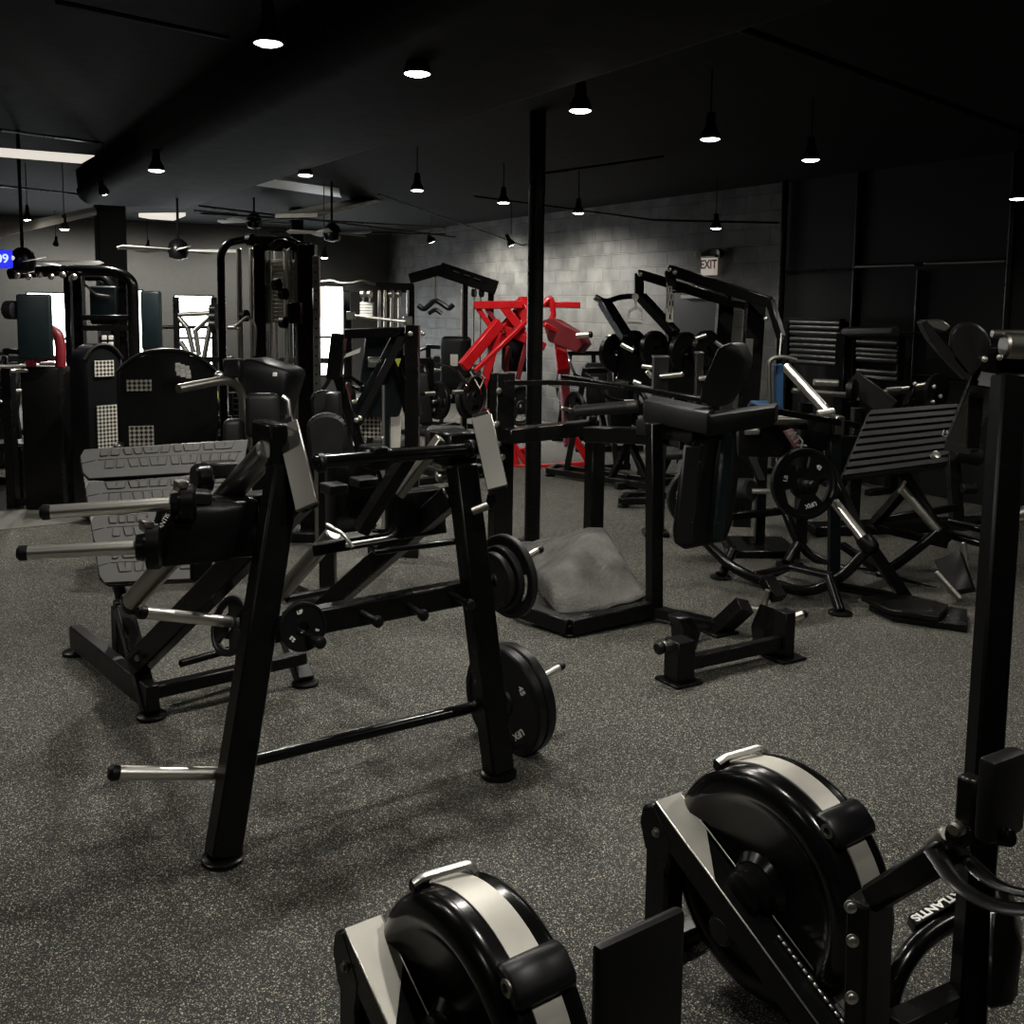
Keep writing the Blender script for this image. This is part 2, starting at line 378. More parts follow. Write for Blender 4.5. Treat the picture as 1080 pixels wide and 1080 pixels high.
# cross beams and pale boards under the ceiling
def board(pts, mt, name, th=.05):
    q = MB().prism(pts, V((0, 0, th)), .004).build(name, mt, at=pts[0]); return struct(q)
board([W(250, 193, 12.2), W(275, 187, 11.8), W(415, 207, 14.5), W(385, 212, 15)], 'offwhite', 'ceiling_board')
board([W(290, 230, 12.4), W(335, 229, 12.3), W(405, 212, 14.9), W(380, 212, 14.9)], 'offwhite', 'ceiling_board')
lp_ = MB().prism([W(-20, 156, 6.9), W(100, 165, 8.7), W(86, 173, 8.3), W(-20, 164, 6.6)], V((0, 0, .012)), .004).build('ceiling_glow_board', 'daylitglow', at=W(50, 160, 7.5)); tag(lp_, 'long pale ceiling board at the upper left edge, daylight imitated by a glow', 'ceiling light')  # board, not a lamp: its glow imitates daylight falling on it
lp_ = MB().prism([W(146, 229, 12.7), W(196, 228, 13.5), W(183, 233, 13.3), W(158, 231, 12.8)], V((0, 0, .05)), .004).build('ceiling_glow_board', 'daylitglow', at=W(170, 230, 13)); tag(lp_, 'small pale ceiling board just below the duct end, daylight imitated by a glow', 'ceiling light')  # board, not a lamp: its glow imitates daylight falling on it
board([W(0, 245, 9), W(100, 222, 13), W(102, 227, 12.8), W(0, 251, 8.8)], 'pale', 'ceiling_board')
def rod(a, b_, r, name, mt='black'):
    return struct(MB().tube(a, b_, r, 8).build(name, mt, at=a))
for (a, b_) in [((0, 137, 7.5), (118, 152, 10)), ((0, 196, 10), (95, 206, 12)), ((210, 217, 12), (480, 250, 16)), ((212, 225, 12.5), (470, 240, 17)), ((205, 222, 14), (250, 226, 15)), ((285, 245, 14), (470, 247, 17)),
                ((500, 207, 12), (690, 232, 14)), ((400, 205, 12), (560, 262, 17.5)), ((60, 2, 4), (240, 40, 5)), ((560, 185, 9), (700, 165, 10)), ((690, 232, 11.5), (822, 235, 11.3))]:
    rod(W(*a), W(*b_), .012, 'ceiling_pipe')
rod(W(700, 0, 4.5), W(1080, 140, 6.5), .02, 'ceiling_pipe')
# column behind at left, and the round post
struct(MB().rbox(V((W(118, 300, 13.5).x, 13.5, ZC/2)), EX*.17, EY*.17, UP*ZC/2, .01).build('column', 'darkwall', at=V((W(118, 300, 13.5).x, 13.5, 0))))
struct(MB().rbox(V((W(313, 300, 16).x, 16, ZC/2)), EX*.09, EY*.09, UP*ZC/2, .01).build('column', 'black', at=V((W(313, 300, 16).x, 16, 0))))
pp = W(563, 430, 7.9); pp.z = 0
struct(MB().lathe(pp, UP, [(.13, 0), (.13, .012), (.062, .014), (.062, ZC)], 32).build('column', 'black', at=pp))
# wall trims on the dark right wall
ti = [0]
def trimbar(p, q, r, mt='black'):
    ti[0] += 1; struct(MB().tube(p, q, r, 10).build('trim_%d' % ti[0], mt, at=p))
def vtrim(px, r, off=.04, mt='black', zt=ZC, zb=0):
    p = WP(px, 330, off); trimbar(V((p.x, p.y, zb)), V((p.x, p.y, zt)), r, mt)
vtrim(823, .04, .06); vtrim(900, .03, .03); vtrim(967, .025, .03, zt=2.25); vtrim(1062, .035, .04)
def htrim(a, b_, z, r=.02, off=.05):
    p = WP(a, 330, off); q = WP(b_, 330, off); trimbar(V((p.x, p.y, z)), V((q.x, q.y, z)), r, 'dullsteel' if r > .017 else 'black')
htrim(826, 896, 2.27, .012); htrim(900, 963, 2.3, .018); htrim(972, 1057, 2.31, .018)
htrim(826, 1060, 1.62, .014); htrim(968, 1060, 1.2, .014); htrim(968, 1060, .95, .014)
# paler walkway strip on the far left floor
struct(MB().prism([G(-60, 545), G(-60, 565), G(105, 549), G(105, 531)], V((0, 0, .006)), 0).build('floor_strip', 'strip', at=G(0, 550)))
M_ = MB()
# ================================================================= lamps
lampno = [0]
def lamp(px, py, z=2.9, r=.065, label='', stem=True, pos=None, power=60, tilt=None, ang=150):
    r_ = ray(px, py)
    p = pos if pos is not None else O + r_*((z-CH)/r_.z)
    t = thing('ceiling_spotlight', p, label, 'ceiling light', 'round spotlights hanging under the black ceiling')
    d = tilt or V((0, 0, -1))
    MB().lathe(p, -d, [(r*.93, .0), (r, .0), (r, .006), (r*.9, .03), (r*.5, .08), (r*.4, .16)], 24).build('lamp_housing', 'black', t)
    MB().lathe(p, -d, [(.001, -.012), (r*.6, -.008), (r*.92, .001)], 24).build('bulb_face', 'brightlamp', t)
    if stem:
        zt = ZC; dr = RR(2.36, 0); X_ = p.dot(EX); Y_ = p.dot(EY)
        if 1.7 < X_ < 3.02 and Y_ < 12.6: zt = 2.95
        MB().tube(V((p.x, p.y, p.z+.15)), V((p.x, p.y, max(zt, p.z+.17))), .005, 6).build('stem', 'black', t)
    ld = bpy.data.lights.new('spot', 'SPOT'); ld.energy = power; ld.spot_size = math.radians(ang); ld.spot_blend = .6; ld.shadow_soft_size = .035; ld.color = (1, .965, .885)
    lo = bpy.data.objects.new('spot', ld); C.objects.link(lo); lo.parent = t; lo.location = d*.03
    lo.rotation_euler = d.to_track_quat('-Z', 'Y').to_euler()
    return t
P0 = 96
lamp(283, 46, 2.88, label='round spotlight nearest the camera, at upper left of the photo', power=P0, r=.062)
lamp(440, 78, 2.88, label='round spotlight left of the round post top, second in the front row', power=P0)
lamp(612, 117, 2.88, label='round spotlight just right of the round post, third in the front row', power=P0)
lamp(749, 147, 2.88, label='round spotlight fourth in the front row, above the exit sign', power=P0*.95)
lamp(855, 169, 2.88, label='round spotlight at the right end of the front row', power=P0*1.0)
lamp(165, 180, 2.85, label='round spotlight hanging below the duct end at left', power=P0*2)
lamp(322, 185, 2.9, label='round spotlight beside the pale ceiling board over the cable tower', power=P0*1.7)
lamp(440, 201, 2.9, label='round spotlight over the rack with white weight stacks', power=P0*.5)
lamp(531, 214, 2.9, label='round spotlight just left of the round post, far back', power=P0*.8)
lamp(610, 225, 2.85, label='small round spotlight right of the round post against the brick wall', power=P0*.25)
lamp(455, 255, 2.86, label='small round spotlight above the black lat pulldown beam', power=P0*4.5, r=.08, tilt=(EX*.5+V((0, 0, -1))).normalized())
lamp(539, 258, 2.7, label='small can spotlight on the track before the pale brick wall', power=P0*4, tilt=(EX*.6+V((0, 0, -1))).normalized())
lamp(755, 241, 2.72, label='small round spotlight just above the exit sign', power=P0*.3)
lamp(1073, 210, 2.75, label='round spotlight cut by the right picture edge', power=P0*.3)
lamp(342, 272, 2.4, label='low round spotlight right of the cable tower top', power=130, r=.05)
lamp(110, 204, 2.85, label='tilted small spotlight left of the duct end', power=160, r=.05, tilt=V((.1, .5, -1)).normalized())
lamp(68, 242, 2.6, label='small spotlight above the left fan, by the pale beam', power=130, r=.05)
lamp(29, 232, 2.7, label='small spotlight under the pale beam at far left', power=90, r=.04)
# further fixtures of the same rows, above and behind the camera
for (x, y, pw, lb) in [(-.2, 2.4, .65, 'above the bottom-edge rower'), (1.0, 1.4, .9, 'above the lower-right rower'), (-2.9, 3.4, .55, 'above the near press on its left side'), (3.0, 3.0, .5, 'right of the tall lever machine'),
                       (-2.2, .6, .15, 'left of the camera'), (-4.3, 7.0, .8, 'far left of the ribbed footplate'), (-4.6, 4.6, .45, 'at far left of the near floor'), (3.9, 5.2, .4, 'right of the leg presses')]:
    lamp(0, 0, pos=V((x, y, 2.88)), label='round spotlight outside the picture, '+lb, power=P0*pw)
for (px, lb) in ((60, 'small wall-washing spotlight before the leftmost window'), (155, 'small wall-washing spotlight between the two left windows'), (268, 'added unseen spotlight behind the tall cable tower, washing the window wall')):  # the one behind the tower is added, unseen, to brighten the wall
    X_ = WW(px, 330).dot(EX); lamp(0, 0, pos=RR(X_*.93, YW-1.6, 2.75), r=.05, label=lb, power=120, tilt=(EY*.7+V((0, 0, -1))).normalized())
# daylight entering through the windows
for i, (a, b_, top, k) in enumerate(spans):
    ld = bpy.data.lights.new('daylight', 'AREA'); ld.shape = 'RECTANGLE'; ld.size = b_-a; ld.size_y = top-.35; ld.energy = 26*(b_-a); ld.color = (.85, .93, 1)
    lo = bpy.data.objects.new('daylight', ld); C.objects.link(lo); lo.location = RR((a+b_)/2, YW-.02, (top+.35)/2); lo.rotation_euler = (-EY).to_track_quat('-Z', 'Z').to_euler()
w = bpy.data.worlds.new('world'); bpy.context.scene.world = w; w.use_nodes = True
w.node_tree.nodes['Background'].inputs['Color'].default_value = (.6, .7, .8, 1); w.node_tree.nodes['Background'].inputs['Strength'].default_value = .3
# ceiling fans
def fan(px, py, D, label, ang0=.3, n=5, R=.62):
    c = W(px, py, D); t = thing('ceiling_fan', c, label, 'ceiling fan', 'ceiling fans with pale blades')
    MB().tube(c+V((0, 0, .05)), V((c.x, c.y, ZC)), .015, 8).build('rod', 'black', t)
    MB().lathe(c, UP, [(.03, -.1), (.09, -.08), (.11, 0), (.09, .08), (.04, .12)], 20).build('motor', 'black', t)
    for k in range(n):
        a = ang0+k*2*math.pi/n; d = V((math.cos(a), math.sin(a), 0)); s = V((-math.sin(a), math.cos(a), .25))
        MB().prism([c+d*.1-s*.03, c+d*R-s*.07, c+d*(R+.04), c+d*R+s*.07, c+d*.1+s*.03], V((0, 0, .008)), .002).build('blade', 'white', t)
fan(188, 264, 11, 'ceiling fan with pale blades left of the tall cable tower', .12)
fan(350, 246, 12.5, 'ceiling fan on a long rod right of the tall cable tower', .9, R=.5)
fan(24, 276, 9, 'ceiling fan beside the blue clock at far left', .3)
fan(268, 234, 14.5, 'ceiling fan with dark blades between the two pale boards', .5, R=.5)
# exit sign with emergency heads
c = WP(748, 281, .05); t = thing('exit_sign', c, 'exit sign with dark letters high on the dark brick wall', 'exit sign')
MB().rbox(c, EY*.13, EX*.03, UP*.11, .008).build('sign_box', 'exitface', t)
text('EXIT', c-EX*.032-EY*.02+V((0, 0, .02)), -EY, UP, .15, 'signred', t, bold=.004)
MB().rbox(c-EX*.0+V((0, 0, .118)), EY*.14, EX*.035, UP*.012, .004).build('top_rail', 'dullsteel', t)
for s in (-1, 1): MB().lathe(c+EY*.2*s+V((0, 0, .16)), (-EX-EY*.3*s-UP*.3), [(.03, -.04), (.055, .0), (.055, .03), (.04, .035)], 16).build('lamp_head', 'dullsteel' if s > 0 else 'black', t)
# door under it, with a pale closer
dy = dotX(738)
d_ = MB(); d_.rbox(RR(XW-.03, dy, 1.02), EX*.03, EY*.5, UP*1.02, .005); d1 = struct(d_.build('door_1', 'satin', at=RR(XW-.03, dy, 0)))
f_ = MB()
for s in (-1, 1): f_.rbox(RR(XW-.04, dy+.54*s, 1.05), EX*.05, EY*.04, UP*1.06, .004)
f_.rbox(RR(XW-.04, dy, 2.1), EX*.05, EY*.58, UP*.04, .004)
struct(f_.build('trim_door', 'black', at=RR(XW-.04, dy, 0)))
p = W(731, 313, 11.6); p = WP(731, 313, .1)
MB().rbox(p, EY*.2, EX*.04, UP*.025, .005).build('door_closer', 'steel', d1)
# blue clock
c = W(-3, 273, 8.6); t = thing('wall_clock', c, 'blue led clock glowing at the left picture edge', 'clock')
rt = (V((1, .25, 0))).normalized(); bk_ = UP.cross(rt)
MB().rbox(c, rt*.115, bk_*.03, UP*.075, .01).build('clock_body', 'clock', t)
text('09', c - bk_*.032+rt*.045 if (c-bk_*.032).length < (c+bk_*.032).length else c+bk_*.032+rt*.045, rt, UP, .10, 'digits', t, name='digits', bold=.002)
MB().tube(c+V((0, 0, .07)), V((c.x, c.y, ZC)), .01, 8).build('hanger', 'black', t)
MB().ball(c+rt*.115+V((0, 0, .01)), .02).build('indicator_light', 'screen', t)
def perp(a, b_):  # horizontal direction from a to b and the one across it
    d = V((b_.x-a.x, b_.y-a.y, 0)).normalized(); return d, V((-d.y, d.x, 0))
# ================================================================= near press machine (front left)
A = G(235, 908); B = G(526, 818)
u, v = perp(A, B)
t = thing('plate_loaded_press', (A+B)/2+v*.6, 'large black plate-loaded press with two flat grey arm pads, nearest machine on the left', 'gym machine')
foot_disc(t, A, .066); foot_disc(t, B, .068)
at_ = W(300, 492, 3.6); bt = W(487, 490, 4.02)
MB().beam(A+UP*.018, at_, .105, .085, up=v, bev=.008).build('front_post', 'black', t)
MB().beam(B+UP*.018, bt, .105, .085, up=v, bev=.008).build('front_post', 'black', t)
MB().beam(W(285, 663, 3.5), W(492, 624, 4.0), .07, .095, bev=.008).build('cross_beam', 'black', t)
MB().tube(W(262, 803, 3.42), W(503, 745, 3.98), .023).build('lower_tube', 'gloss', t)
# storage pegs on the cross beam
for (p, q, Dp) in (((306, 662), (336, 677), 3.52), ((371, 641), (397, 655), 3.74), ((420, 632), (445, 648), 3.86), ((468, 622), (494, 637), 3.96)):
    a = W(*p, Dp); b_ = W(*q, Dp-.16)
    o = MB().tube(a, b_, .012).build('storage_peg', 'iron', t)
    MB().lathe(b_, (b_-a), [(.014, -.004), (.021, 0), (.021, .018), (.012, .024)], 14).build('peg_cap', 'iron', o)
# flat arm pads
for p, q, D0, D1 in (((303, 447), (324, 535), 3.66, 3.42), ((508, 439), (525, 515), 4.06, 3.86)):
    a, b_ = W(*p, D0), W(*q, D1)
    o = MB().beam(a, b_, .082, .014, up=(O-a), bev=.003).build('arm_pad', 'steel', t, label='flat grey metal arm pad')
    MB().beam(a-(O-a).normalized()*.05, b_-(O-a).normalized()*.05, .07, .07, up=(O-a)).build('pad_backing', 'black', t)
# shaft across the top
MB().tube(W(330, 488, 3.66), W(505, 473, 4.06), .027).build('pivot_shaft', 'gloss', t)
for px, py, D in ((338, 488, 3.68), (388, 484, 3.8), (408, 482, 3.84), (497, 473, 4.04)):
    p = W(px, py, D); MB().lathe(p-u*.012, u, [(.034, 0), (.036, .003), (.036, .021), (.034, .024)], 20).build('shaft_collar', 'iron', t)
for px, D, py in ((398, 3.82, 483),):
    p = W(px, py, D); MB().rbox(p+v*.03, u*.035, v*.06, UP*.045, .008).build('bearing_block', 'black', t)
# left top bracket and box
p = W(285, 468, 3.66); MB().rbox(p, u*.035, v*.09, UP*.08, .008).build('head_bracket', 'black', t)
p = W(478, 472, 4.15); MB().rbox(p, u*.07, v*.08, UP*.07, .01).build('head_bracket', 'black', t)
MB().beam(W(380, 560, 3.95), W(432, 478, 3.95), .05, .07, up=v).build('swing_lever', 'black', t)
MB().beam(W(420, 522, 4.0), W(465, 462, 4.0), .035, .05, up=v).build('swing_lever', 'dullsteel', t)
# rear diagonals down to the rear frame
R1 = G(160, 757); R2 = G(322, 722); R3 = G(80, 690)
MB().beam(W(322, 520, 3.7), W(143, 702, 4.5), .075, .11, bev=.008).build('diagonal_beam', 'black', t)
MB().beam(W(478, 522, 4.1), W(338, 645, 4.75), .075, .09, bev=.008).build('diagonal_beam', 'black', t)
for r_ in (R1, R2, R3): foot_disc(t, r_, .062)
r1t = W(130, 640, 4.62)
MB().beam(R1+UP*.018, r1t, .075, .075, up=v, bev=.006).build('rear_leg', 'black', t)
MB().beam(R2+UP*.018, W(303, 668, 5.0), .085, .06, up=v, bev=.006).build('rear_leg', 'satin', t)
MB().beam(R1+UP*.12, R2+UP*.14, .06, .06, bev=.006).build('rear_cross_beam', 'black', t)
MB().beam(R1+UP*.10+V((.02, -.03, 0)), R3+UP*.10, .06, .12, bev=.006).build('base_beam', 'satin', t)
bolts(t, [R3+UP*.12+V((.05+.05*k, -.08-.058*k, .0)) for k in (0, 1)], V((-.7, -.7, 0)))
MB().rbox(W(131, 672, 5.0), u*.05, v*.05, UP*.16, .006).build('upright_box', 'black', t)
MB().rbox(W(127, 643, 5.0), u*.03, v*.03, UP*.05, .006).build('upright_box', 'black', t)
MB().tube(W(135, 655, 5.1), W(120, 600, 5.1), .03).build('pivot_post', 'gloss', t)
MB().beam(W(140, 702, 4.42), W(182, 664, 4.42), .03, .075, up=UP).build('gusset', 'satin', t)
bolts(t, [W(145, 694, 4.38), W(160, 679, 4.38), W(176, 664, 4.38)], -v, .01)
MB().tube(W(140, 634, 4.45), W(284, 474, 3.62), .047, 18).build('guide_tube', 'tubesteel', t)
MB().lathe(W(140, 634, 4.5), UP, [(.04, -.05), (.05, -.03), (.05, .02), (.045, .03)], 20).build('tube_clamp', 'gloss', t)
MB().tube(W(297, 625, 4.9), W(352, 562, 4.7), .04, 18).build('guide_tube', 'tubesteel', t)
MB().tube(W(302, 632, 4.9), W(352, 622, 5.1), .02).build('rear_rail', 'gloss', t)
MB().tube(W(190, 700, 4.5), W(305, 668, 4.95), .018).build('rear_rail', 'gloss', t)
MB().rbox(W(212, 592, 4.5), u*.05, v*.015, UP*.085, .01).build('hinge_plate', 'black', t)
# left hub cluster with the two long sleeves
h1 = W(188, 531, 3.5); h2 = W(152, 577, 3.4)
ax1 = (W(47, 540, 3.38)-h1).normalized(); ax2 = (W(22, 583, 3.3)-h2).normalized()
for h, ax, r in ((h1, ax1, .065), (h2, ax2, .078)):
    MB().lathe(h-ax*.06, ax, [(r*.8, 0), (r, .01), (r, .05), (r*.6, .06), (r*.55, .085)], 28).build('hub', 'black', t)
    MB().rbox(h-ax*.01+UP*r*.95, ax*.018, v*.03, UP*.02, .004).build('hub_clamp', 'dullsteel', t)
sleeve(t, h1+ax1*.02, W(52, 540, 3.38), .0235); sleeve(t, h2+ax2*.02, W(28, 583, 3.3), .0235)
MB().rbox(W(205, 560, 3.6), (u-v*.2)*.12, v*.1, UP*.10+u*.03, .02, 2).build('linkage_housing', 'black', t)
MB().rbox(W(237, 555, 3.72), (u-v*.2)*.10, v*.08, UP*.11, .02, 2).build('linkage_housing', 'gloss', t)
MB().beam(W(190, 522, 3.58), W(222, 525, 3.62), .10, .045, bev=.006).build('link_arm', 'satin', t)
MB().beam(W(256, 527, 3.9), W(292, 523, 3.95), .10, .045, bev=.006).build('link_arm', 'satin', t)
MB().beam(W(214, 496, 3.8), W(250, 494, 3.85), .09, .06, bev=.008).build('link_arm', 'satin', t)
MB().lathe(W(213, 505, 3.74), -u+v*.0, [(.05, -.03), (.058, -.02), (.058, .02), (.05, .03)], 24).build('pulley', 'gloss', t)
MB().beam(W(292, 500, 3.7), W(298, 520, 3.7), .02, .05, up=v).build('hook_plate', 'satin', t)
n_ = MB().prism([W(160, 565, 3.42), W(174, 541, 3.42), W(180, 545, 3.44), W(167, 570, 3.44)], v*.02, .002).build('name_plate', 'black', t)
text('ATLANTIS', W(170, 555, 3.40), (W(174, 541, 3.42)-W(160, 565, 3.42)), (W(160, 560, 3.42)-W(170, 566, 3.42)), .022, 'white', n_)
# ribbed footplate
TL, TR, BR, BL = W(83, 474, 5.35), W(262, 463, 5.75), W(236, 612, 5.3), W(106, 618, 4.95)
def lerp(a, b_, k): return a*(1-k)+b_*k
def bil(x, y): return lerp(lerp(TL, TR, x), lerp(BL, BR, x), y)
nrm = (TR-TL).cross(BL-TL).normalized(); nrm = nrm if nrm.y < 0 else -nrm
fp = MB()
fp.prism([bil(.03, 0), bil(1, 0), bil(1, 1), bil(.06, 1), bil(.0, .95), bil(0, .05)], -nrm*.02, .003)
fpo = fp.build('foot_plate', 'black', t, label='grey ribbed footplate')
rb = MB()
for k in range(4):
    y0, y1 = k*.25+.012, k*.25+.238
    rb.prism([bil(.03, y0), bil(1, y0), bil(1, y1), bil(.03, y1), bil(.0, y1-.05), bil(0, y0+.05)], nrm*.014, .004)
    for half, (a0, a1) in enumerate(((y0+.012, y0+.065), (y0+.095, y0+.16))):
        x = .14 if half else .12
        while x < .96:
            w_ = random.uniform(.055, .075); sk = random.choice((-.012, 0, .012))
            if x+w_ > .98: break
            rb.prism([bil(x, a0)+nrm*.014, bil(x+w_-.012, a0)+nrm*.014, bil(x+w_-.012+sk, a1)+nrm*.014, bil(x+sk, a1)+nrm*.014], nrm*.010, .003)
            x += w_
    rb.prism([bil(.10, y0+.082)+nrm*.014, bil(.97, y0+.082)+nrm*.014, bil(.97, y0+.09)+nrm*.014, bil(.10, y0+.09)+nrm*.014], nrm*.006, 0)
    rb.prism([bil(.0, y0+.1)+nrm*.014, bil(.08, y0+.085)+nrm*.014, bil(.08, y0+.092)+nrm*.014, bil(.0, y0+.108)+nrm*.014], nrm*.006, 0)
rb.build('ribbed_tread', 'ribgrey', fpo)
# storage peg with small plate on the rear leg
pa, pb = W(252, 657, 4.15), W(152, 646, 3.85)
sleeve(t, pa, pb, .024)
MB().rbox(pa+u*.03, u*.05, v*.03, UP*.05, .006).build('peg_bracket', 'black', t)
weight_plate(W(243, 660, 4.12), (pa-pb), .125, .025, 'small black weight plate seen edge-on on the grey sleeve left of the near front post', mt='rubber')
weight_plate(W(319, 661, 3.42), (W(332, 676, 3.26)-W(300, 662, 3.5)), .085, .022, 'smallest black plate hanging on the left peg of the near cross beam', slots=False, txt=((80, 'UF'), (200, '5'), (320, '2.5')), tsize=.1, mt='iron')
# lower left sleeve
sleeve(t, W(236, 816, 3.36), W(124, 815, 3.18), .0235)
MB().lathe(W(240, 816, 3.37), V((-1, -.2, 0)), [(.03, -.01), (.036, 0), (.036, .02), (.03, .03)], 20).build('sleeve_flange', 'iron', t)
# right sleeves and plates
ax = V((.74, .67, .05)).normalized()
pc = W(529, 741, 4.12)
sleeve(t, pc-ax*.06, W(590, 704, 4.12+.24), .016)
for k, s in enumerate(('inner heavy plate at the lower right sleeve of the near press, showing 45', 'outer heavy plate on the lower right sleeve of the near press, by the sleeve tip')):
    weight_plate(pc+ax*(.02+.052*k), -ax, .235, .048, s, slots=(k == 1), txt=((35, '45'), (-50, 'UFX')) if k == 0 else None, mt='iron', flip=-1, tsize=.085, rot=5)
# writing stands on the face turned to the camera
pc2 = W(519, 612, 4.08)
sleeve(t, pc2-ax*.06, W(567, 581, 4.08+.22), .016)
for k, (rr, s) in enumerate(((.115, 'small inner plate on the upper right sleeve of the near press, nearest its post'), (.135, 'middle plate of three on the upper right sleeve of the near press'), (.175, 'outer and largest plate on the upper right sleeve of the near press'))):
    weight_plate(pc2+ax*(.01+.036*k), ax, rr, .030, s, slots=(k == 2), mt='rubber', rot=8)
bolts(t, [W(500, 742, 3.9), W(503, 718, 3.9), W(506, 762, 3.9)], -v, .008)
# handles and gear inside the frame
MB().path([W(392, 578, 4.1), W(398, 582, 4.05), W(505, 568, 4.1)], .013, 12).build('handle_bar', 'gloss', t)
MB().path([W(395, 483, 3.95), W(408, 530, 4.0), W(412, 562, 4.05), W(385, 558, 4.1)], .009, 10, fillet=.05).build('curved_handle', 'gloss', t)
MB().path([W(345, 553, 4.0), W(362, 563, 3.95), W(372, 577, 3.95)], .008, 10, fillet=.03).build('curved_handle', 'chrome', t)
MB().tube(W(365, 575, 4.1), W(420, 566, 4.25), .010).build('release_rod', 'chrome', t)
MB().tube(W(498, 540, 3.9), W(520, 531, 3.9), .016).build('adjuster_rod', 'dullsteel', t)
MB().lathe(W(518, 530, 3.9), UP, [(.016, -.02), (.02, 0), (.016, .03)], 14).build('adjuster_knob', 'gloss', t)
sleeve(t, W(460, 503, 4.15), W(502, 496, 4.2), .024, 'bar_grip')
MB().rbox(W(370, 520, 4.3), u*.10, v*.06, UP*.16, .02, 2).build('seat_support', 'black', t)
MB().rbox(W(352, 515, 4.05), u*.04, v*.05, UP*.02, .004).build('support_top', 'satin', t)
MB().rbox(W(385, 508, 4.1), u*.05, v*.05, UP*.018, .004).build('support_top', 'satin', t)
MB().rbox(W(440, 540, 4.25), u*.12, v*.05, UP*.10, .02, 2).build('carriage', 'black', t)
MB().beam(W(330, 580, 4.3), W(470, 555, 4.4), .05, .05).build('inner_beam', 'black', t)

# ================================================================= machine with the grey mat (centre)
q3 = G(690, 655); q0 = G(601, 672); qL = G(545, 655)
u3, v3 = perp(q0, q3)
t = thing('belt_squat_machine', G(640, 640), 'black squat machine with angular shoulder pads and long side rails, behind the crumpled grey mat', 'gym machine')
f_ = MB(); f_.beam(qL+UP*.08, q0+UP*.06, .07, .09, bev=.006); f_.build('base_beam', 'black', t)
MB().beam(q0+UP*.06, q3+UP*.08, .07, .09, bev=.006).build('base_beam', 'black', t)
foot_disc(t, q0+V((0, .03, 0)), .05); foot_disc(t, G(790, 690)+V((-.3, .2, 0)), .05)
P1, P2 = H(529, 395, 6.7), H(628, 450, 7.1)
MB().beam(q3+UP*.02, W(690, 446, q3.y), .085, .07, up=v3, bev=.006).build('upright', 'black', t)
MB().beam(P1, W(530, 393, 6.7), .14, .10, up=v3, bev=.006).build('upright', 'black', t)
MB().beam(P2, W(628, 452, 7.1), .11, .10, up=v3, bev=.006).build('upright', 'black', t)
for p in (P1, P2): MB().rbox(p+UP*.008, u3*.09, v3*.09, UP*.007, .002).build('foot_plate', 'black', t)
MB().beam(P1+UP*.06, qL+UP*.06, .06, .06).build('base_beam', 'black', t)
MB().beam(P2+UP*.06, q3+UP*.06, .06, .06).build('base_beam', 'black', t)
bolts(t, [W(526, 412, 6.6), W(524, 447, 6.6), W(526, 468, 6.6), W(530, 482, 6.6)], -v3, .014, 'chrome')
MB().path([W(532, 404, 6.55), W(600, 403, 6.6), W(657, 411, 6.5)], .02, 4, w=.045, fillet=.2).build('side_rail', 'black', t)
MB().beam(W(594, 397, 7.2), W(762, 425, 6.1), .05, .03).build('side_rail', 'black', t)
MB().tube(W(606, 434, 6.7), W(673, 428, 6.6), .04).build('padded_roller', 'rubber', t)
MB().beam(W(534, 460, 6.55), W(628, 450, 7.0), .10, .10, bev=.008).build('top_beam', 'black', t)
MB().beam(W(620, 458, 6.5), W(700, 460, 6.05), .10, .10, bev=.008).build('top_beam', 'black', t)
MB().rbox(W(625, 442, 6.9), u3*.02, v3*.02, UP*.02, .004).build('stop_block', 'black', t)
# shoulder pads
def padp(pts, D, th, name, mt='padgrey'):
    return MB().prism([W(x, y, d if d else D) for x, y, d in pts], th, .012).build(name, mt, t)
MB().rbox(W(716, 437, 6.05), (W(748, 447, 5.98)-W(682, 433, 6.2))*.5, V((.1, .32, 0))*.5, UP*.065, .015, 2).build('shoulder_pad', 'pad', t)
MB().rbox(W(705, 452, 6.12), (W(735, 456, 5.98)-W(676, 448, 6.25))*.5, V((.1, .25, 0))*.5, UP*.05, .015, 2).build('shoulder_pad', 'pad', t)
MB().rbox(W(783, 442, 6.15), (W(822, 437, 6.3)-W(748, 448, 6.0))*.5, V((.1, .30, 0))*.5, UP*.06, .015, 2).build('shoulder_pad', 'pad', t)
MB().beam(W(790, 429, 6.4), W(905, 449, 6.6), .05, .04).build('side_rail', 'black', t)
# head and back pads
bp_ = [W(757, 366, 6.1), W(741, 405, 5.95), W(737, 422, 5.95), W(752, 431, 6.0), W(764, 427, 6.05), W(781, 400, 6.25), W(786, 380, 6.3), W(779, 363, 6.25), W(768, 361, 6.2)]
MB().prism(bp_, V((.09, .16, 0)), .012).build('head_pad', 'padgrey', t)
MB().beam(W(766, 395, 6.3), W(766, 432, 6.3), .09, .03, up=v3).build('pad_bracket', 'dullsteel', t)
bp_ = [W(738, 455, 5.95), W(774, 455, 6.05), W(777, 505, 6.05), W(770, 555, 6.0), W(764, 571, 6.0), W(722, 580, 5.9), W(711, 573, 5.9), W(709, 560, 5.9), W(716, 500, 5.9)]
MB().prism(bp_, V((.03, .08, 0)), .01).build('back_pad', 'pad', t)
MB().beam(W(768, 455, 5.97), W(757, 570, 5.92), .075, .03, up=V((.3, -1, 0)), bev=.015).build('pad_ridge', 'teal', t)
MB().beam(W(731, 470, 5.88), W(721, 573, 5.86), .12, .02, up=V((.3, -1, 0)), bev=.02).build('pad_ridge', 'pad', t)
bolts(t, [W(738, 488, 5.82), W(729, 552, 5.82), W(757, 552, 5.80), W(740, 470, 5.84)], V((.3, -1, 0)), .008, 'iron')
MB().beam(W(733, 462, 6.05), W(770, 462, 6.1), .1, .12, bev=.01).build('pad_carrier', 'black', t)
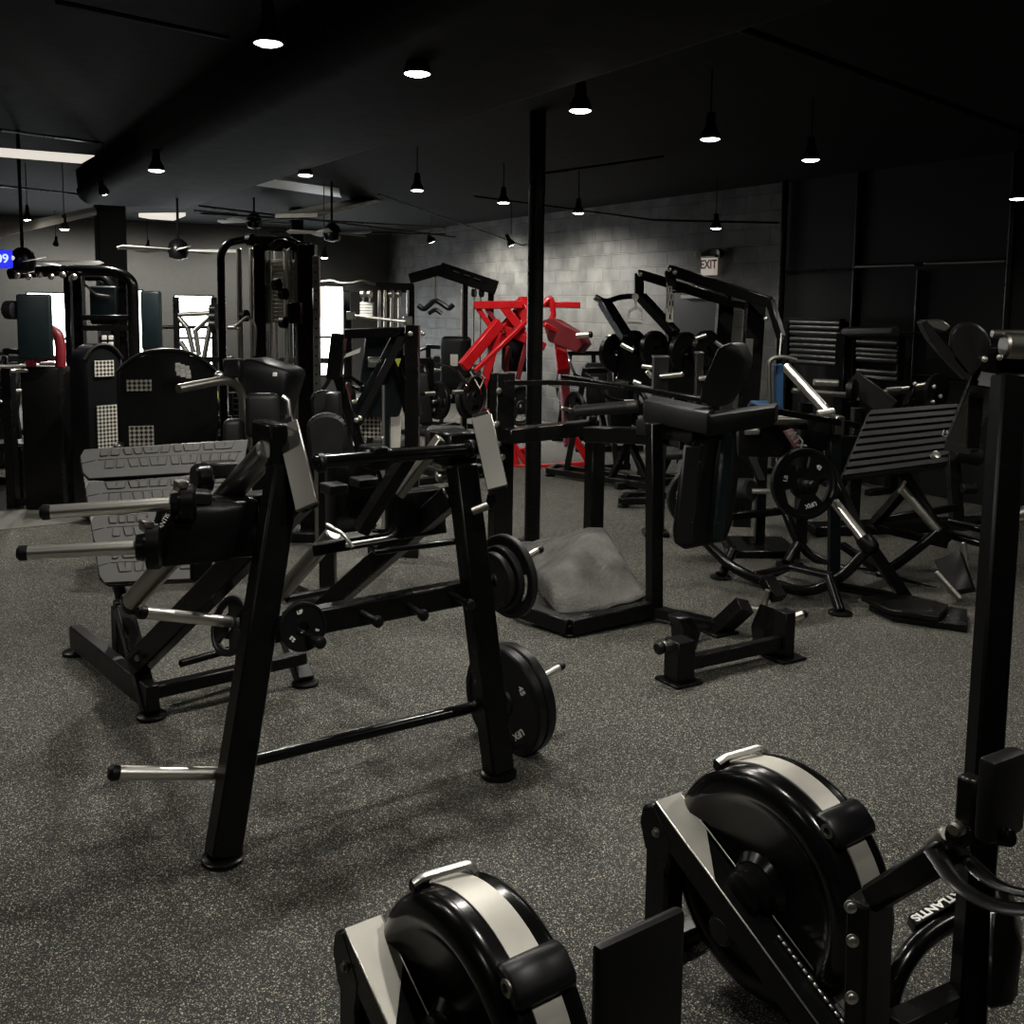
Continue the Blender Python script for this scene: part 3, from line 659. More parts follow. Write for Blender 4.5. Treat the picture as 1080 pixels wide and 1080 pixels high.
# front outrigger with the short pegs
k1, k2, k3 = G(716, 719), G(826, 694), G(757, 667)
d1, w1 = perp(k1, k2)
for k_, nm in ((k1, 0), (k2, 0), (k3, 0)): MB().rbox(k_+UP*.008, d1*.085, w1*.085, UP*.007, .002).build('floor_plate', 'black', t)
MB().beam(k1+UP*.05+w1*.05, k2+UP*.05+w1*.05, .05, .012).build('floor_strap', 'black', t)
MB().beam(k1+UP*.015, k1+UP*.22, .11, .11, up=w1).build('short_post', 'black', t)
MB().beam(k2+UP*.015, k2+UP*.26, .07, .09, up=w1).build('short_post', 'black', t)
MB().beam(k1+UP*.09, k2+UP*.09, .05, .07).build('outrigger_beam', 'black', t)
MB().beam(k3+UP*.015, W(786, 638, k3.y-.1), .10, .09, up=w1).build('short_post', 'black', t)
MB().beam(q3+UP*.06, k3+UP*.04, .08, .06).build('base_beam', 'black', t)
MB().beam(W(720, 690, 5.3), W(765, 690, 5.8), .04, .03).build('base_beam', 'black', t)
MB().prism([W(722, 686, 5.03), W(722, 664, 5.03), W(716, 653, 5.03), W(730, 650, 5.1), W(740, 668, 5.1), W(735, 686, 5.1)], w1*.10, .006).build('cradle', 'black', t)
sleeve(t, W(718, 679, 5.0), W(697, 683, 4.9), .03, 'peg', capr=.03)
MB().prism([W(808, 690, 5.4), W(805, 665, 5.4), W(815, 641, 5.4), W(832, 653, 5.45), W(828, 668, 5.45), W(818, 690, 5.45)], w1*.10, .006).build('cradle', 'gloss', t)
sleeve(t, W(830, 654, 5.45), W(846, 648, 5.5), .022, 'peg', cap=True)
MB().beam(W(808, 610, 5.9), W(822, 632, 5.8), .09, .06).build('lever_block', 'black', t)
MB().tube(W(810, 622, 5.8), W(803, 650, 5.8), .018).build('adjuster_rod', 'dullsteel', t)
sleeve(t, W(788, 642, 5.7), W(812, 645, 5.75), .018, 'peg')
MB().tube(W(710, 658, 5.4), W(730, 656, 5.6), .022).build('peg', 'iron', t)
MB().tube(W(730, 664, 5.5), W(744, 662, 5.6), .022).build('peg', 'iron', t)
# the crumpled mat lying over the platform
bmx = bmesh.new()
mp_ = [(545, 574, 6.95), (566, 571, 7.05), (600, 565, 7.0), (622, 559, 6.85), (638, 560, 6.72),      # 0-4 back edge
       (685, 632, 6.02), (690, 636, 6.1), (592, 655, 5.80), (582, 611, 5.98), (619, 571, 6.45),      # 5-9 bright flap
       (559, 602, 6.75), (576, 640, 6.2), (664, 600, 6.32), (640, 645, 5.9), (575, 590, 6.9)]
vs_ = []
for x_, y_, d_m in mp_:
    p = W(x_, y_, d_m); p.z = max(p.z, .03); vs_.append(bmx.verts.new(p))
for f_ in ((0, 1, 14, 10), (1, 2, 14), (2, 3, 9), (2, 9, 14), (3, 4, 9), (14, 9, 8), (10, 14, 8), (10, 8, 11), (11, 8, 7), (9, 4, 12), (9, 12, 8), (8, 12, 13), (8, 13, 7), (12, 5, 13)):
    bmx.faces.new([vs_[k] for k in f_])
bmesh.ops.triangulate(bmx, faces=bmx.faces[:])
bmesh.ops.recalc_face_normals(bmx, faces=bmx.faces)
bmesh.ops.subdivide_edges(bmx, edges=bmx.edges[:], cuts=5, use_grid_fill=True)
for _k in range(1): bmesh.ops.smooth_vert(bmx, verts=bmx.verts, factor=.5, use_axis_x=True, use_axis_y=True, use_axis_z=True)
for q in bmx.verts: q.co += V((0, 0, .006*math.sin(q.co.x*31+q.co.y*17)))
for f_ in bmx.faces: f_.smooth = True
me = bpy.data.meshes.new('rubber_mat'); c0 = G(620, 640); bmesh.ops.translate(bmx, verts=bmx.verts, vec=-c0); bmx.to_mesh(me); bmx.free(); me.materials.append(M['matweave'])
o = bpy.data.objects.new('rubber_mat', me); C.objects.link(o); o.location = c0; s_ = o.modifiers.new('s', 'SOLIDIFY'); s_.thickness = .02
tag(o, 'crumpled grey textured mat leaning over the squat machine platform', 'mat')
MB().prism([G(552, 640, .05), G(600, 664, .05), G(688, 645, .05), G(640, 610, .05)], UP*.02).build('platform', 'black', t)

# ================================================================= rowing machines
def rower(Cc, R, th, label, tdir, monitor=None):
    tt = tdir.normalized(); nn = V((tt.y, -tt.x, 0)); nn = nn if nn.x < 0 else -nn     # nn faces the camera's left
    at0 = V((Cc.x, Cc.y, 0))
    t = thing('rowing_machine', at0, label, 'rowing machine', 'rowing machines in the foreground')
    h = th/2; rr = .055
    face = [(.02, h-.012), (.07, h-.012), (.09, h-.028), (R-.10, h-.022), (R-.075, h-.012)]
    arc = [(R-rr+rr*math.sin(math.radians(a)), h-rr*.75+rr*.75*math.cos(math.radians(a))) for a in range(0, 91, 15)]
    prof = face + arc + [(r_, -z_) for r_, z_ in reversed(arc)] + [(r_, -z_) for r_, z_ in reversed(face)]
    body = MB().lathe(Cc, nn, prof, 96).build('flywheel_housing', 'gloss', t)
    # silver perforated band on the rim
    d, s_, u_ = nn, tt, UP
    m = MB(); n0, n1 = -20, 205; K = 60; bw = .036
    vs = []
    for k in range(K+1):
        a = math.radians(n0+(n1-n0)*k/K); rad = -tt*math.cos(a)+UP*math.sin(a)
        rad = tt*math.cos(a)*1+UP*math.sin(a)
        for off, rv in ((-bw, R-.001), (-bw, R+.004), (bw, R+.004), (bw, R-.001)): vs.append(Cc+nn*off+rad*rv)
    fs = [(k*4+j, k*4+(j+1) % 4, (k+1)*4+(j+1) % 4, (k+1)*4+j) for k in range(K) for j in range(4)]
    m._new(vs, fs, True); m.build('rim_band', 'silver', body, label='silver band around the flywheel rim')
    # grey spar across the face with the bright front end, front leg down to the floor
    a_top = Cc - tt*(R*.98) + UP*(R*.365)      # front upper end
    a_bot = Cc + tt*(R*1.05) - UP*(R*.79)
    off = nn*(h+.034)
    spar = MB().beam(a_top+off, a_bot+off, .085, .075, up=UP, bev=.003).build('spar', 'black', t)
    dn = (a_bot-a_top).normalized(); un = nn.cross(dn).normalized(); un = un if un.z > 0 else -un
    MB().prism([a_top+off+nn*.041+un*.039-dn*.0, a_top+off-nn*.05+un*.039, a_top+off-nn*.05+un*.039+dn*.12, a_top+off+nn*.041+un*.039+dn*.26], un*.003, .001).build('silver_cover', 'silver', spar, label='bright silver cover at the front end')
    MB().beam(a_top+off+nn*.042+un*.041, a_bot+off+nn*.042+un*.041, .004, .006).build('edge_strip', 'chrome', spar)
    MB().beam(a_top+off-nn*.05+un*.041, a_bot+off-nn*.05+un*.041, .004, .006).build('edge_strip', 'dullsteel', spar)
    # chain
    cm = MB(); L0 = (a_bot-a_top).length; k = .62
    while k < .98:
        p = lerp(a_top, a_bot, k)+off+un*.046-nn*.02; cm.rbox(p, dn*.007, nn*.004, un*.004, .002); k += .016/L0*1.15
    cm.build('chain', 'chrome', spar)
    ac = a_top+off+nn*.044
    MB().prism([ac+un*.03, ac-tt*.035+UP*.0, ac-tt*.045-UP*.05, ac-tt*.02-UP*.12, ac+tt*.07-UP*.16, ac+tt*.09-UP*.06], -nn*.088, .008).build('front_cover', 'black', t)
    lf = V((a_top.x, a_top.y, 0))+V((off.x, off.y, 0))
    MB().beam(a_top+off-UP*.05+tt*.02, lf+UP*.04+tt*.02, .075, .09, up=tt, bev=.01).build('front_leg', 'black', t)
    MB().beam(lf+nn*.2+UP*.03, lf-nn*.35+UP*.03, .06, .05, bev=.012).build('front_foot', 'black', t)
    bolts(t, [ac+dn*.05-un*.03], nn, .009)
    # hubs
    hub = Cc+nn*(h-.012)
    MB().lathe(hub, nn, [(.066, 0), (.066, .02), (.056, .026), (.054, .05), (.046, .056), (.012, .057)], 28).build('hub_cap', 'black', body)
    MB().lathe(Cc+off+nn*.02-un*.11+dn*.02, nn, [(.04, 0), (.04, .016), (.032, .024), (.012, .025)], 24).build('idler_cap', 'iron', spar)
    # damper lever block on the rim and folding handle on top
    def rimp(a, r_, o_=0): a = math.radians(a); return Cc+nn*o_+(tt*math.cos(a)+UP*math.sin(a))*r_
    blk = MB(); pr = [rimp(a, R+z_) for a, z_ in ((42, .0), (41, .018), (45, .032), (53, .034), (58, .022), (59, .0))]
    blk.prism([p+nn*.075 for p in pr], -nn*.15, .008); bo = blk.build('damper_block', 'iron', body)
    for a in (50,): MB().lathe(rimp(a, R+.012, .074), nn, [(.018, 0), (.018, .004), (.010, .005), (.009, -.002)], 14).build('screw', 'dullsteel', bo)
    hp = [rimp(100, R+.004, .055), rimp(104, R+.030, .055), rimp(92, R+.036, -.04), rimp(90, R+.004, -.045)]
    MB().path([rimp(119, R+.012, .07), rimp(117, R+.020, .05), rimp(109, R+.022, -.045), rimp(108, R+.004, -.055)], .008, 8, fillet=.012, w=.013).build('top_catch', 'chrome', body, label='bright metal catch')
    MB().rbox(rimp(120, R+.006, .055), nn*.020, tt*.016, UP*.014, .005).build('catch_base', 'gloss', body)
    # rail towards the seat end
    rail0 = a_bot+off; rail1 = V((rail0.x, rail0.y, .32))+tt*1.45
    MB().beam(rail0-tt*.05, rail1, .06, .09, bev=.008).build('seat_rail', 'black', t)
    MB().beam(rail1-tt*.04, V((rail1.x, rail1.y, .04)), .05, .09, up=tt).build('rear_leg', 'black', t)
    MB().beam(V((rail1.x, rail1.y, .03))-nn*.25, V((rail1.x, rail1.y, .03))+nn*.25, .05, .05).build('rear_foot', 'black', t)
    return t, nn, tt, h, rimp
TD = V((.588, -.809, 0))
_n = V((TD.y, -TD.x, 0))
cA = W(784, 943, 2.50)-_n*.13
ta, nn, tt, hh, rimA = rower(cA, .308, .20, 'rowing machine with flywheel fully in view, at lower right', TD)
cB = W(450, 1112, 1.98)-_n*.13
tb, _, _, _, rimB = rower(cB, .308, .20, 'rowing machine cut by the bottom edge, left of the other rower', TD)
# monitors on arms
def slab(cx, cy, D, hw, hh_, th, yaw, name, mt, par, bev=.01):
    X = V((math.cos(yaw), math.sin(yaw), 0)); Y = V((-math.sin(yaw), math.cos(yaw), 0)); p = W(cx, cy, D)
    return MB().rbox(p, X*hw, Y*th, UP*hh_, bev, 2).build(name, mt, par), X, Y, p
# rower B monitor: broad dark back
mo, X, Y, p = slab(673, 1052, 1.55, .094, .125, .012, .62, 'monitor', 'satin', tb)
MB().beam(p+Y*.02-UP*.05, V((p.x, p.y, .3))+Y*.05-X*.05, .03, .05, up=X).build('monitor_arm', 'black', tb)
# rower A monitor and arm
mo, X, Y, p = slab(1056, 838, 1.75, .052, .077, .018, .55, 'monitor', 'satin', ta)
MB().rbox(W(1023, 843, 1.80), X*.018, Y*.02, UP*.045, .006).build('monitor_clip', 'black', mo)
MB().tube(W(1040, 880, 1.76), W(1068, 884, 1.72), .016).build('clamp_knob', 'gloss', ta)
MB().beam(W(920, 948, 2.05), W(1012, 892, 1.85), .05, .055, bev=.01).build('monitor_arm', 'black', ta)
MB().beam(W(918, 942, 2.06), W(912, 1140, 2.1), .055, .10, up=nn, bev=.008).build('arm_post', 'black', ta)
MB().tube(W(985, 893, 1.93), W(1000, 880, 1.86), .017).build('hinge', 'dullsteel', ta)
bolts(ta, [W(897, 956, 1.98), W(899, 992, 1.98), W(898, 1052, 1.98)], V((-.1, -1, .2)), .009, 'chrome')
MB().lathe(W(1013, 872, 1.8), nn, [(.012, 0), (.014, .004), (.014, .02), (.01, .024)], 14).build('hinge_pin', 'dullsteel', ta)
MB().path([W(985, 898, 1.85), W(1010, 935, 1.75), W(1048, 957, 1.7), W(1100, 960, 1.66)], .007, 8, fillet=.05, w=.02).build('handle_cradle', 'black', ta)
MB().path([W(1018, 905, 1.85), W(1050, 935, 1.75), W(1095, 945, 1.68)], .006, 8, fillet=.05, w=.02).build('handle_cradle', 'gloss', ta)
MB().tube(W(1002, 878, 1.83), W(1020, 884, 1.8), .02).build('hinge', 'gloss', ta)

# ================================================================= tall lever machine at the right edge
pb_ = G(1016, 1135); pt_ = W(1065, 395, 2.62)
t = thing('lever_machine', pb_, 'tall black lever machine with round cam plate and padded roller, cut by the right edge', 'gym machine')
MB().beam(pb_+UP*.02, V((pt_.x, pt_.y, pt_.z)), .070, .070, up=V((.0, 1, 0)), bev=.007).build('tall_post', 'postblack', t)
MB().rbox(pb_+UP*.01, V((.12, 0, 0)), V((0, .09, 0)), UP*.009, .003).build('base_plate', 'black', t)
cc = [(1003, 351), (1010, 343), (1021, 339), (1031, 341), (1041, 350), (1046, 362), (1043, 374), (1034, 386), (1024, 399), (1018, 392), (1008, 380), (1001, 368)]
MB().prism([W(x, y, 2.82) for x, y in cc], V((.06, .15, 0)), .008).build('cam_plate', 'satin', t)
MB().prism([W(x, y, 2.82) for x, y in ((972, 340), (978, 337), (987, 350), (1003, 370), (1026, 396), (1021, 402), (996, 376), (981, 358))], V((.02, .09, 0)), .003).build('arm_plate', 'satin', t)
MB().prism([W(973, 338, 2.82), W(994, 337, 2.82), W(1003, 344, 2.82), W(997, 351, 2.82), W(984, 345, 2.82)], V((.03, .10, 0)), .004).build('arm_plate_head', 'dullsteel', t)
MB().tube(W(1046, 352, 2.96), W(1105, 352, 2.96), .012).build('roller_shaft', 'dullsteel', t)
MB().tube(W(1058, 364, 2.94), W(1120, 368, 2.94), .038, 20).build('padded_roller', 'dullsteel', t, label='pale padded roller')
MB().rbox(W(1062, 385, 3.05), V((.11, 0, 0)), V((0, .06, 0)), UP*.05, .01).build('head_block', 'black', t)
bolts(t, [W(1038, 379, 2.82), W(1054, 377, 2.89)], V((0, -1, 0)), .006, 'chrome')
MB().beam(W(1030, 392, 2.96), W(1026, 470, 3.05), .04, .05, up=V((.35, .93, 0))).build('lever_arm', 'black', t)
MB().beam(W(1010, 470, 3.4), W(1040, 400, 2.9), .08, .05, up=V((.35, .93, 0))).build('lever_arm', 'black', t)
# curved foot with the name on it
cp = [W(936, 1062, 2.35), W(945, 1030, 2.38), W(963, 1000, 2.42), (W(990, 978, 2.48)), W(1018, 966, 2.52)]
MB().path(cp, .026, 14, fillet=.1).build('curved_foot_tube', 'gloss', t)
MB().beam(W(942, 1084, 2.24), W(1045, 1035, 2.4), .06, .05).build('base_beam', 'black', t)
npt = MB().prism([W(958, 965, 2.5), W(1010, 938, 2.56), W(1012, 950, 2.52), W(966, 977, 2.46)], V((0, .01, -.03)), .002).build('name_plate', 'black', t)
text('ATLANTIS', W(986, 957, 2.5)+V((0, -.012, .012)), W(962, 971, 2.5)-W(1010, 944, 2.56), W(990, 963, 2.5)-W(986, 950, 2.55), .036, 'white', npt, bold=.0012)
MB().prism([W(1045, 960, 2.3), W(1068, 965, 2.3), W(1079, 1000, 2.3), W(1072, 1062, 2.2), W(1040, 1068, 2.2)], V((.05, .1, 0)), .01).build('weight_guard', 'gloss', t)
MB().tube(W(1066, 545, 3.0), W(1100, 535, 3.0), .02).build('peg', 'chrome', t)
# perforated sheet
nt, b = node_mat('perf'); L = nt.links.new; N = nt.nodes.new
tc = N('ShaderNodeTexCoord'); mp = N('ShaderNodeMapping'); mp.inputs['Rotation'].default_value = (0, math.radians(45), 0); L(tc.outputs['Object'], mp.inputs['Vector'])
ck = N('ShaderNodeTexChecker'); ck.inputs['Scale'].default_value = 45; ck.inputs['Color1'].default_value = (.5, .48, .42, 1); ck.inputs['Color2'].default_value = (.01, .01, .01, 1)
sx = N('ShaderNodeSeparateXYZ'); cx_ = N('ShaderNodeCombineXYZ'); L(mp.outputs[0], sx.inputs[0]); L(sx.outputs['X'], cx_.inputs['X']); L(sx.outputs['Z'], cx_.inputs['Y']); L(cx_.outputs[0], ck.inputs['Vector'])
L(ck.outputs['Color'], b.inputs['Base Color']); b.inputs['Roughness'].default_value = .4
BG = 'machines in the background'
def seatpad(c, X, Y, hx, hy, hz, name, par, mt='pad', tilt=None):
    return MB().rbox(c, X*hx, Y*hy, (tilt or UP)*hz, .02, 3).build(name, mt, par)
def xa(yaw): return V((math.cos(yaw), math.sin(yaw), 0)), V((-math.sin(yaw), math.cos(yaw), 0))
# ------------------------------------------------ leg press, right middle
fA, fB, fC = G(886, 648), G(760, 610), G(829, 597)
t = thing('leg_press', G(900, 620), 'black leg press with curved tube runners and wide ribbed sled plate, at right', 'gym machine')
for f_ in (fA, fB, fC): foot_disc(t, f_, .068)
MB().tube(fA+UP*.018, W(874, 608, 6.25), .032).build('leg', 'gloss', t)
MB().tube(fB+UP*.018, W(772, 580, 7.0), .04).build('leg', 'black', t)
MB().tube(fC+UP*.018, W(842, 574, 7.35), .04).build('leg', 'black', t)
MB().path([W(712, 520, 7.1), W(735, 562, 7.0), W(775, 603, 6.8), W(850, 626, 6.45), W(885, 612, 6.3), W(915, 580, 6.25)], .035, 12, fillet=.3).build('curved_runner', 'gloss', t)
MB().path([W(818, 470, 7.8), W(824, 530, 7.6), W(845, 580, 7.4), W(880, 600, 7.3), W(930, 606, 7.1), W(960, 585, 7.0), W(990, 560, 6.95)], .035, 12, fillet=.3).build('curved_runner', 'gloss', t)
MB().tube(W(835, 598, 6.9), W(880, 608, 6.4), .028).build('cross_tube', 'gloss', t)
MB().tube(W(795, 607, 6.75), W(845, 597, 7.3), .03).build('cross_tube', 'black', t)
MB().tube(W(880, 618, 6.4), W(960, 632, 6.6), .03).build('cross_tube', 'gloss', t)
MB().tube(W(925, 606, 7.0), W(990, 625, 6.7), .03).build('cross_tube', 'gloss', t)
MB().beam(W(880, 440, 6.7), V((W(880, 600, 6.7).x, W(880, 600, 6.7).y, .05)), .07, .07).build('upright', 'teal', t)
for a, b_ in ((((880, 529, 6.45), (913, 571, 6.25))), (((950, 514, 7.05), (991, 562, 6.95)))):
    p, q = W(*a), W(*b_); MB().tube(p, q, .030, 18).build('guide_rod', 'chrome', t)
    MB().lathe(q, q-p, [(.03, -.03), (.055, -.02), (.055, .06), (.04, .08)], 20).build('rod_clamp', 'black', t)
MB().beam(W(915, 573, 6.28), W(962, 640, 6.3), .09, .07).build('floor_strut', 'black', t)
MB().beam(W(868, 478, 6.75), W(912, 575, 6.35), .05, .07).build('slide_beam', 'black', t)
MB().beam(W(935, 470, 7.2), W(995, 566, 7.0), .05, .07).build('slide_beam', 'black', t)
MB().beam(W(920, 555, 7.2), W(955, 515, 7.3), .07, .06).build('brace', 'black', t)
MB().beam(W(925, 556, 7.2), W(1000, 574, 7.0), .08, .05).build('brace', 'black', t)
MB().beam(W(930, 548, 7.6), W(1010, 535, 7.6), .05, .05).build('brace', 'black', t)
MB().beam(W(888, 575, 7.3), W(925, 600, 7.0), .05, .05).build('brace', 'black', t)
MB().prism([G(908, 634, .05), G(938, 648, .05), G(990, 656, .05), G(1000, 642, .05), G(950, 630, .05)], UP*.03, .004).build('base_platform', 'black', t)
MB().prism([G(916, 644, .0), G(942, 656, .0), G(1020, 668, .0), G(1020, 650, .0), G(950, 638, .0)], UP*.045, .004).build('base_platform', 'black', t)
MB().prism([W(985, 590, 6.5), W(1000, 625, 6.3), W(1026, 620, 6.3), W(1012, 580, 6.5)], V((.05, .05, -.04)), .006).build('side_cover', 'satin', t)
MB().tube(W(987, 603, 6.3), W(1013, 632, 6.2), .022).build('adjuster_rod', 'dullsteel', t)
MB().tube(W(1016, 572, 6.6), W(1021, 608, 6.6), .014).build('adjuster_rod', 'chrome', t)
cT = [W(917, 433, 7.2), W(1011, 426, 7.35), W(1000, 490, 6.8), W(886, 505, 6.7)]
pn = (cT[1]-cT[0]).cross(cT[3]-cT[0]).normalized(); pn = pn if pn.y < 0 else -pn
so = MB().prism(cT, -pn*.05, .01).build('sled_plate', 'ribdark', t, label='wide ribbed black sled plate')
rb = MB()
for k in range(9):
    y0, y1 = k/9+.01, k/9+.085
    c_ = lambda x, y: lerp(lerp(cT[0], cT[1], x), lerp(cT[3], cT[2], x), y)
    rb.prism([c_(0.01, y0), c_(.99, y0), c_(.99, y1), c_(.01, y1)], pn*.016, .003)
rb.build('ribs', 'ribdark', so)
text('LX', W(996, 461, 6.9)+pn*.03, V((.9, .3, -.3)), UP, .06, 'white', so)
MB().lathe(W(986, 482, 6.75), pn, [(.03, 0), (.03, .03), (.012, .035)], 14).build('bumper', 'chrome', so)
MB().tube(W(810, 443, 6.6), W(852, 443, 6.7), .03).build('bar_grip', 'dullsteel', t)
MB().ball(W(855, 443, 6.7), .045, 14).build('grip_end', 'iron', t)
MB().tube(W(785, 455, 6.9), W(801, 455, 6.9), .026).build('bar_grip', 'chrome', t)
MB().rbox(W(800, 462, 7.0), V((.16, 0, 0)), V((0, .1, 0)), UP*.12, .02, 2).build('seat_base', 'black', t)
MB().rbox(W(883, 448, 6.6), V((.03, 0, 0)), V((0, .06, 0)), UP*.06, .006).build('end_block', 'steel', t)
MB().tube(W(862, 437, 6.9), W(880, 434, 6.9), .028).build('bar_grip', 'chrome', t)
MB().beam(W(800, 437, 6.9), W(878, 450, 6.65), .09, .10).build('sled_beam', 'black', t)
MB().rbox(W(862, 470, 7.0), V((.14, .03, 0)), V((0, .12, 0)), UP*.14, .02, 2).build('carriage', 'black', t)
MB().rbox(W(1020, 455, 6.9), V((.05, 0, 0)), V((0, .12, 0)), UP*.13, .03, 2).build('shoulder_block', 'pad', t)
MB().prism([W(826, 455, 6.55), W(836, 452, 6.55), W(845, 468, 6.5), W(838, 474, 6.5)], V((0, .02, 0)), .002).build('name_plate', 'tagred', t)
text('ATX', W(840, 464, 6.5)+V((0, -.012, 0)), V((.6, 0, -.75)), V((.75, 0, .6)), .07, 'white', t, bold=.002)
MB().tube(W(955, 507, 7.0), W(948, 520, 7.0), .012).build('lever', 'chrome', t)
# plate on it
axp = V((.25, -.95, .12)).normalized(); pc = W(848, 510, 6.35)
o_ = weight_plate(pc, axp, .225, .05, 'large black plate with white 45 and grip holes, on the right leg press', txt=((45, '45'), (-75, 'UFIX'), (165, 'LB')), tsize=.085, flip=-1, rot=14)
sleeve(t, pc-axp*.25, pc+axp*.08, .022)
o_ = weight_plate(W(733, 525, 7.1), axp, .21, .05, 'black plate with white letters half hidden behind the hanging back pad', txt=((170, 'UF'),), tsize=.11, flip=-1, rot=14)
sleeve(t, W(733, 525, 7.1)-axp*.15, W(733, 525, 7.1)+axp*.06, .022)
MB().tube(W(776, 517, 7.1), W(793, 517, 7.0), .085, 24).build('roller_pad', 'padgrey', t)
sleeve(t, W(793, 518, 7.0), W(812, 518, 6.98), .02, cap=False)
MB().beam(W(792, 482, 7.2), W(803, 508, 7.1), .07, .03).build('link_arm', 'satin', t)
MB().beam(W(765, 545, 7.5), W(835, 538, 7.8), .06, .05).build('rear_beam', 'black', t)
MB().rbox(W(770, 500, 7.4), V((.06, 0, 0)), V((0, .06, 0)), UP*.28, .01).build('rear_post', 'black', t)
# ------------------------------------------------ second leg press far right
bp2 = G(960, 560)
t = thing('leg_press', bp2, 'black leg press with bright chrome guide rods, between blue seat and ribbed sled plate', 'gym machine')
def T_(a, b_, r, name, mt): return MB().tube(W(*a), W(*b_), r, 14).build(name, mt, t)
T_((828, 386, 8), (876, 438, 7.7), .04, 'guide_rod', 'chrome'); T_((835, 412, 7.9), (898, 417, 7.9), .022, 'guide_rod', 'dullsteel')
T_((858, 403, 8.2), (884, 404, 8.2), .028, 'bar_grip', 'chrome'); T_((930, 415, 8.4), (985, 405, 8.5), .03, 'bar_grip', 'dullsteel')
T_((935, 411, 8.4), (950, 410, 8.4), .02, 'bar_grip', 'chrome')
MB().lathe(W(899, 412, 7.8), V((.8, -.6, 0)), [(.07, -.03), (.09, -.02), (.09, .02), (.07, .03)], 24).build('cam', 'black', t)
MB().beam(W(898, 400, 8), W(940, 432, 7.8), .03, .16).build('side_plate', 'satin', t)
MB().beam(W(900, 398, 8.05), W(962, 406, 8.3), .05, .03).build('frame_top', 'black', t)
MB().lathe(W(988, 412, 8.3), V((.5, -.85, 0)), [(.11, -.02), (.14, -.015), (.14, .015), (.11, .02)], 28).build('flywheel', 'iron', t)
for a, b_ in (((977, 432, 8.2), (987, 408, 8.3)), ((955, 428, 8.2), (963, 408, 8.3))): MB().beam(W(*a), W(*b_), .04, .03).build('linkage', 'gloss', t)
for p in ((985, 408), (992, 418), (984, 424), (965, 405), (905, 420), (925, 425)): MB().ball(W(*p, 8.2), .018, 10).build('bolt', 'chrome', t)
MB().beam(W(850, 425, 8.0), V((W(850, 425, 8.0).x, 8.0, 0)), .09, .09).build('upright', 'black', t)
MB().beam(W(905, 430, 8.3), V((W(905, 430, 8.3).x, 8.3, 0)), .09, .09).build('upright', 'black', t)
MB().beam(W(1000, 425, 8.3), W(1010, 560, 8.0), .09, .09).build('upright', 'black', t)
MB().beam(W(840, 470, 8.1), W(1010, 470, 8.4), .10, .16).build('sled_body', 'black', t)
for k in range(4): T_((1014, 443+k*7, 8.0), (1034, 449+k*7, 8.0), .018, 'spring_rod', 'dullsteel')
T_((1014, 515, 8), (1029, 515, 8), .045, 'roller', 'pad'); T_((1005, 477, 8), (1034, 483, 8), .07, 'roller', 'pad')
MB().rbox(G(960, 560)+UP*.05, V((.9, .2, 0)), V((-.02, .1, 0)), UP*.04, .01).build('base_frame', 'black', t)
MB().tube(W(1000, 550, 7.5), W(1070, 566, 7.2), .03).build('base_tube', 'gloss', t)
MB().tube(W(985, 560, 7.3), W(1070, 582, 6.9), .03).build('base_tube', 'gloss', t)
# blue seat machine between them
t = thing('preacher_bench', H(815, 430, 7.7), 'bench with blue upholstered upright and seat, left of the chrome guide rods', 'gym machine')
MB().beam(W(821, 384, 7.6), W(821, 436, 7.6), .06, .06).build('blue_upright', 'blue', t, label='blue upright')
MB().rbox(W(806, 428, 7.6), V((.09, 0, 0)), V((0, .12, 0)), UP*.03, .02, 2).build('seat', 'blue', t, label='blue seat')
MB().path([W(812, 428, 7.5), W(811, 378, 7.5), W(826, 376, 7.5), W(840, 380, 7.5)], .016, 8, fillet=.05).build('frame_tube', 'dullsteel', t)
MB().beam(W(806, 432, 7.7), H(806, 432, 7.7), .07, .07).build('post', 'black', t)
MB().rbox(H(806, 432, 7.7)+UP*.03, V((.25, 0, 0)), V((0, .25, 0)), UP*.03, .01).build('base', 'black', t)
MB().tube(W(822, 378, 7.5), W(824, 352, 7.6), .008).build('cable_end', 'dullsteel', t)
# ------------------------------------------------ twin-arm pull machine behind
t = thing('pulldown_machine', H(770, 400, 8.6), 'black twin-arm pull machine with hanging chrome handles, below the exit sign', 'gym machine')
def Bm(a, b_, w_, h_=None, name='beam', mt='black'): return MB().beam(W(*a), W(*b_), w_, h_ or w_, bev=.006).build(name, mt, t)
Bm((706, 285, 8.9), (812, 319, 8.3), .07, .09, 'long_arm'); Bm((674, 289, 9.3), (768, 318, 8.8), .07, .08, 'long_arm')
Bm((812, 317, 8.3), (824, 356, 8.2), .06, .06, 'end_link'); Bm((706, 285, 8.9), (709, 305, 8.9), .08, .08, 'arm_head'); Bm((674, 288, 9.3), (674, 314, 9.3), .08, .08, 'arm_head')
for pt in ((706, 284), (712, 287), (675, 289), (810, 321), (808, 336), (824, 357)): MB().ball(W(*pt, 8.3 if pt[0] > 780 else 8.8), .022, 10).build('bolt', 'chrome', t)
a_, b2 = W(797, 318, 8.6), W(790, 440, 8.6); MB().beam(a_, V((a_.x-.06, a_.y, 0)), .15, .12).build('upright', 'black', t)
a_ = W(765, 318, 9.0); MB().beam(a_, V((a_.x-.08, a_.y, 0)), .13, .12).build('upright', 'black', t)
MB().path([W(768, 320, 8.9), W(790, 322, 8.8), W(800, 345, 8.7)], .04, 4, fillet=.2).build('curved_gusset', 'black', t)
Bm((676, 313, 9.3), (712, 352, 8.9), .09, .08, 'diagonal'); Bm((637, 318, 9.4), (662, 358, 9.0), .11, .08, 'diagonal')
MB().path([W(640, 318, 9.4), W(655, 313, 9.4), W(674, 312, 9.3)], .025, 8, fillet=.1).build('front_bar', 'black', t)
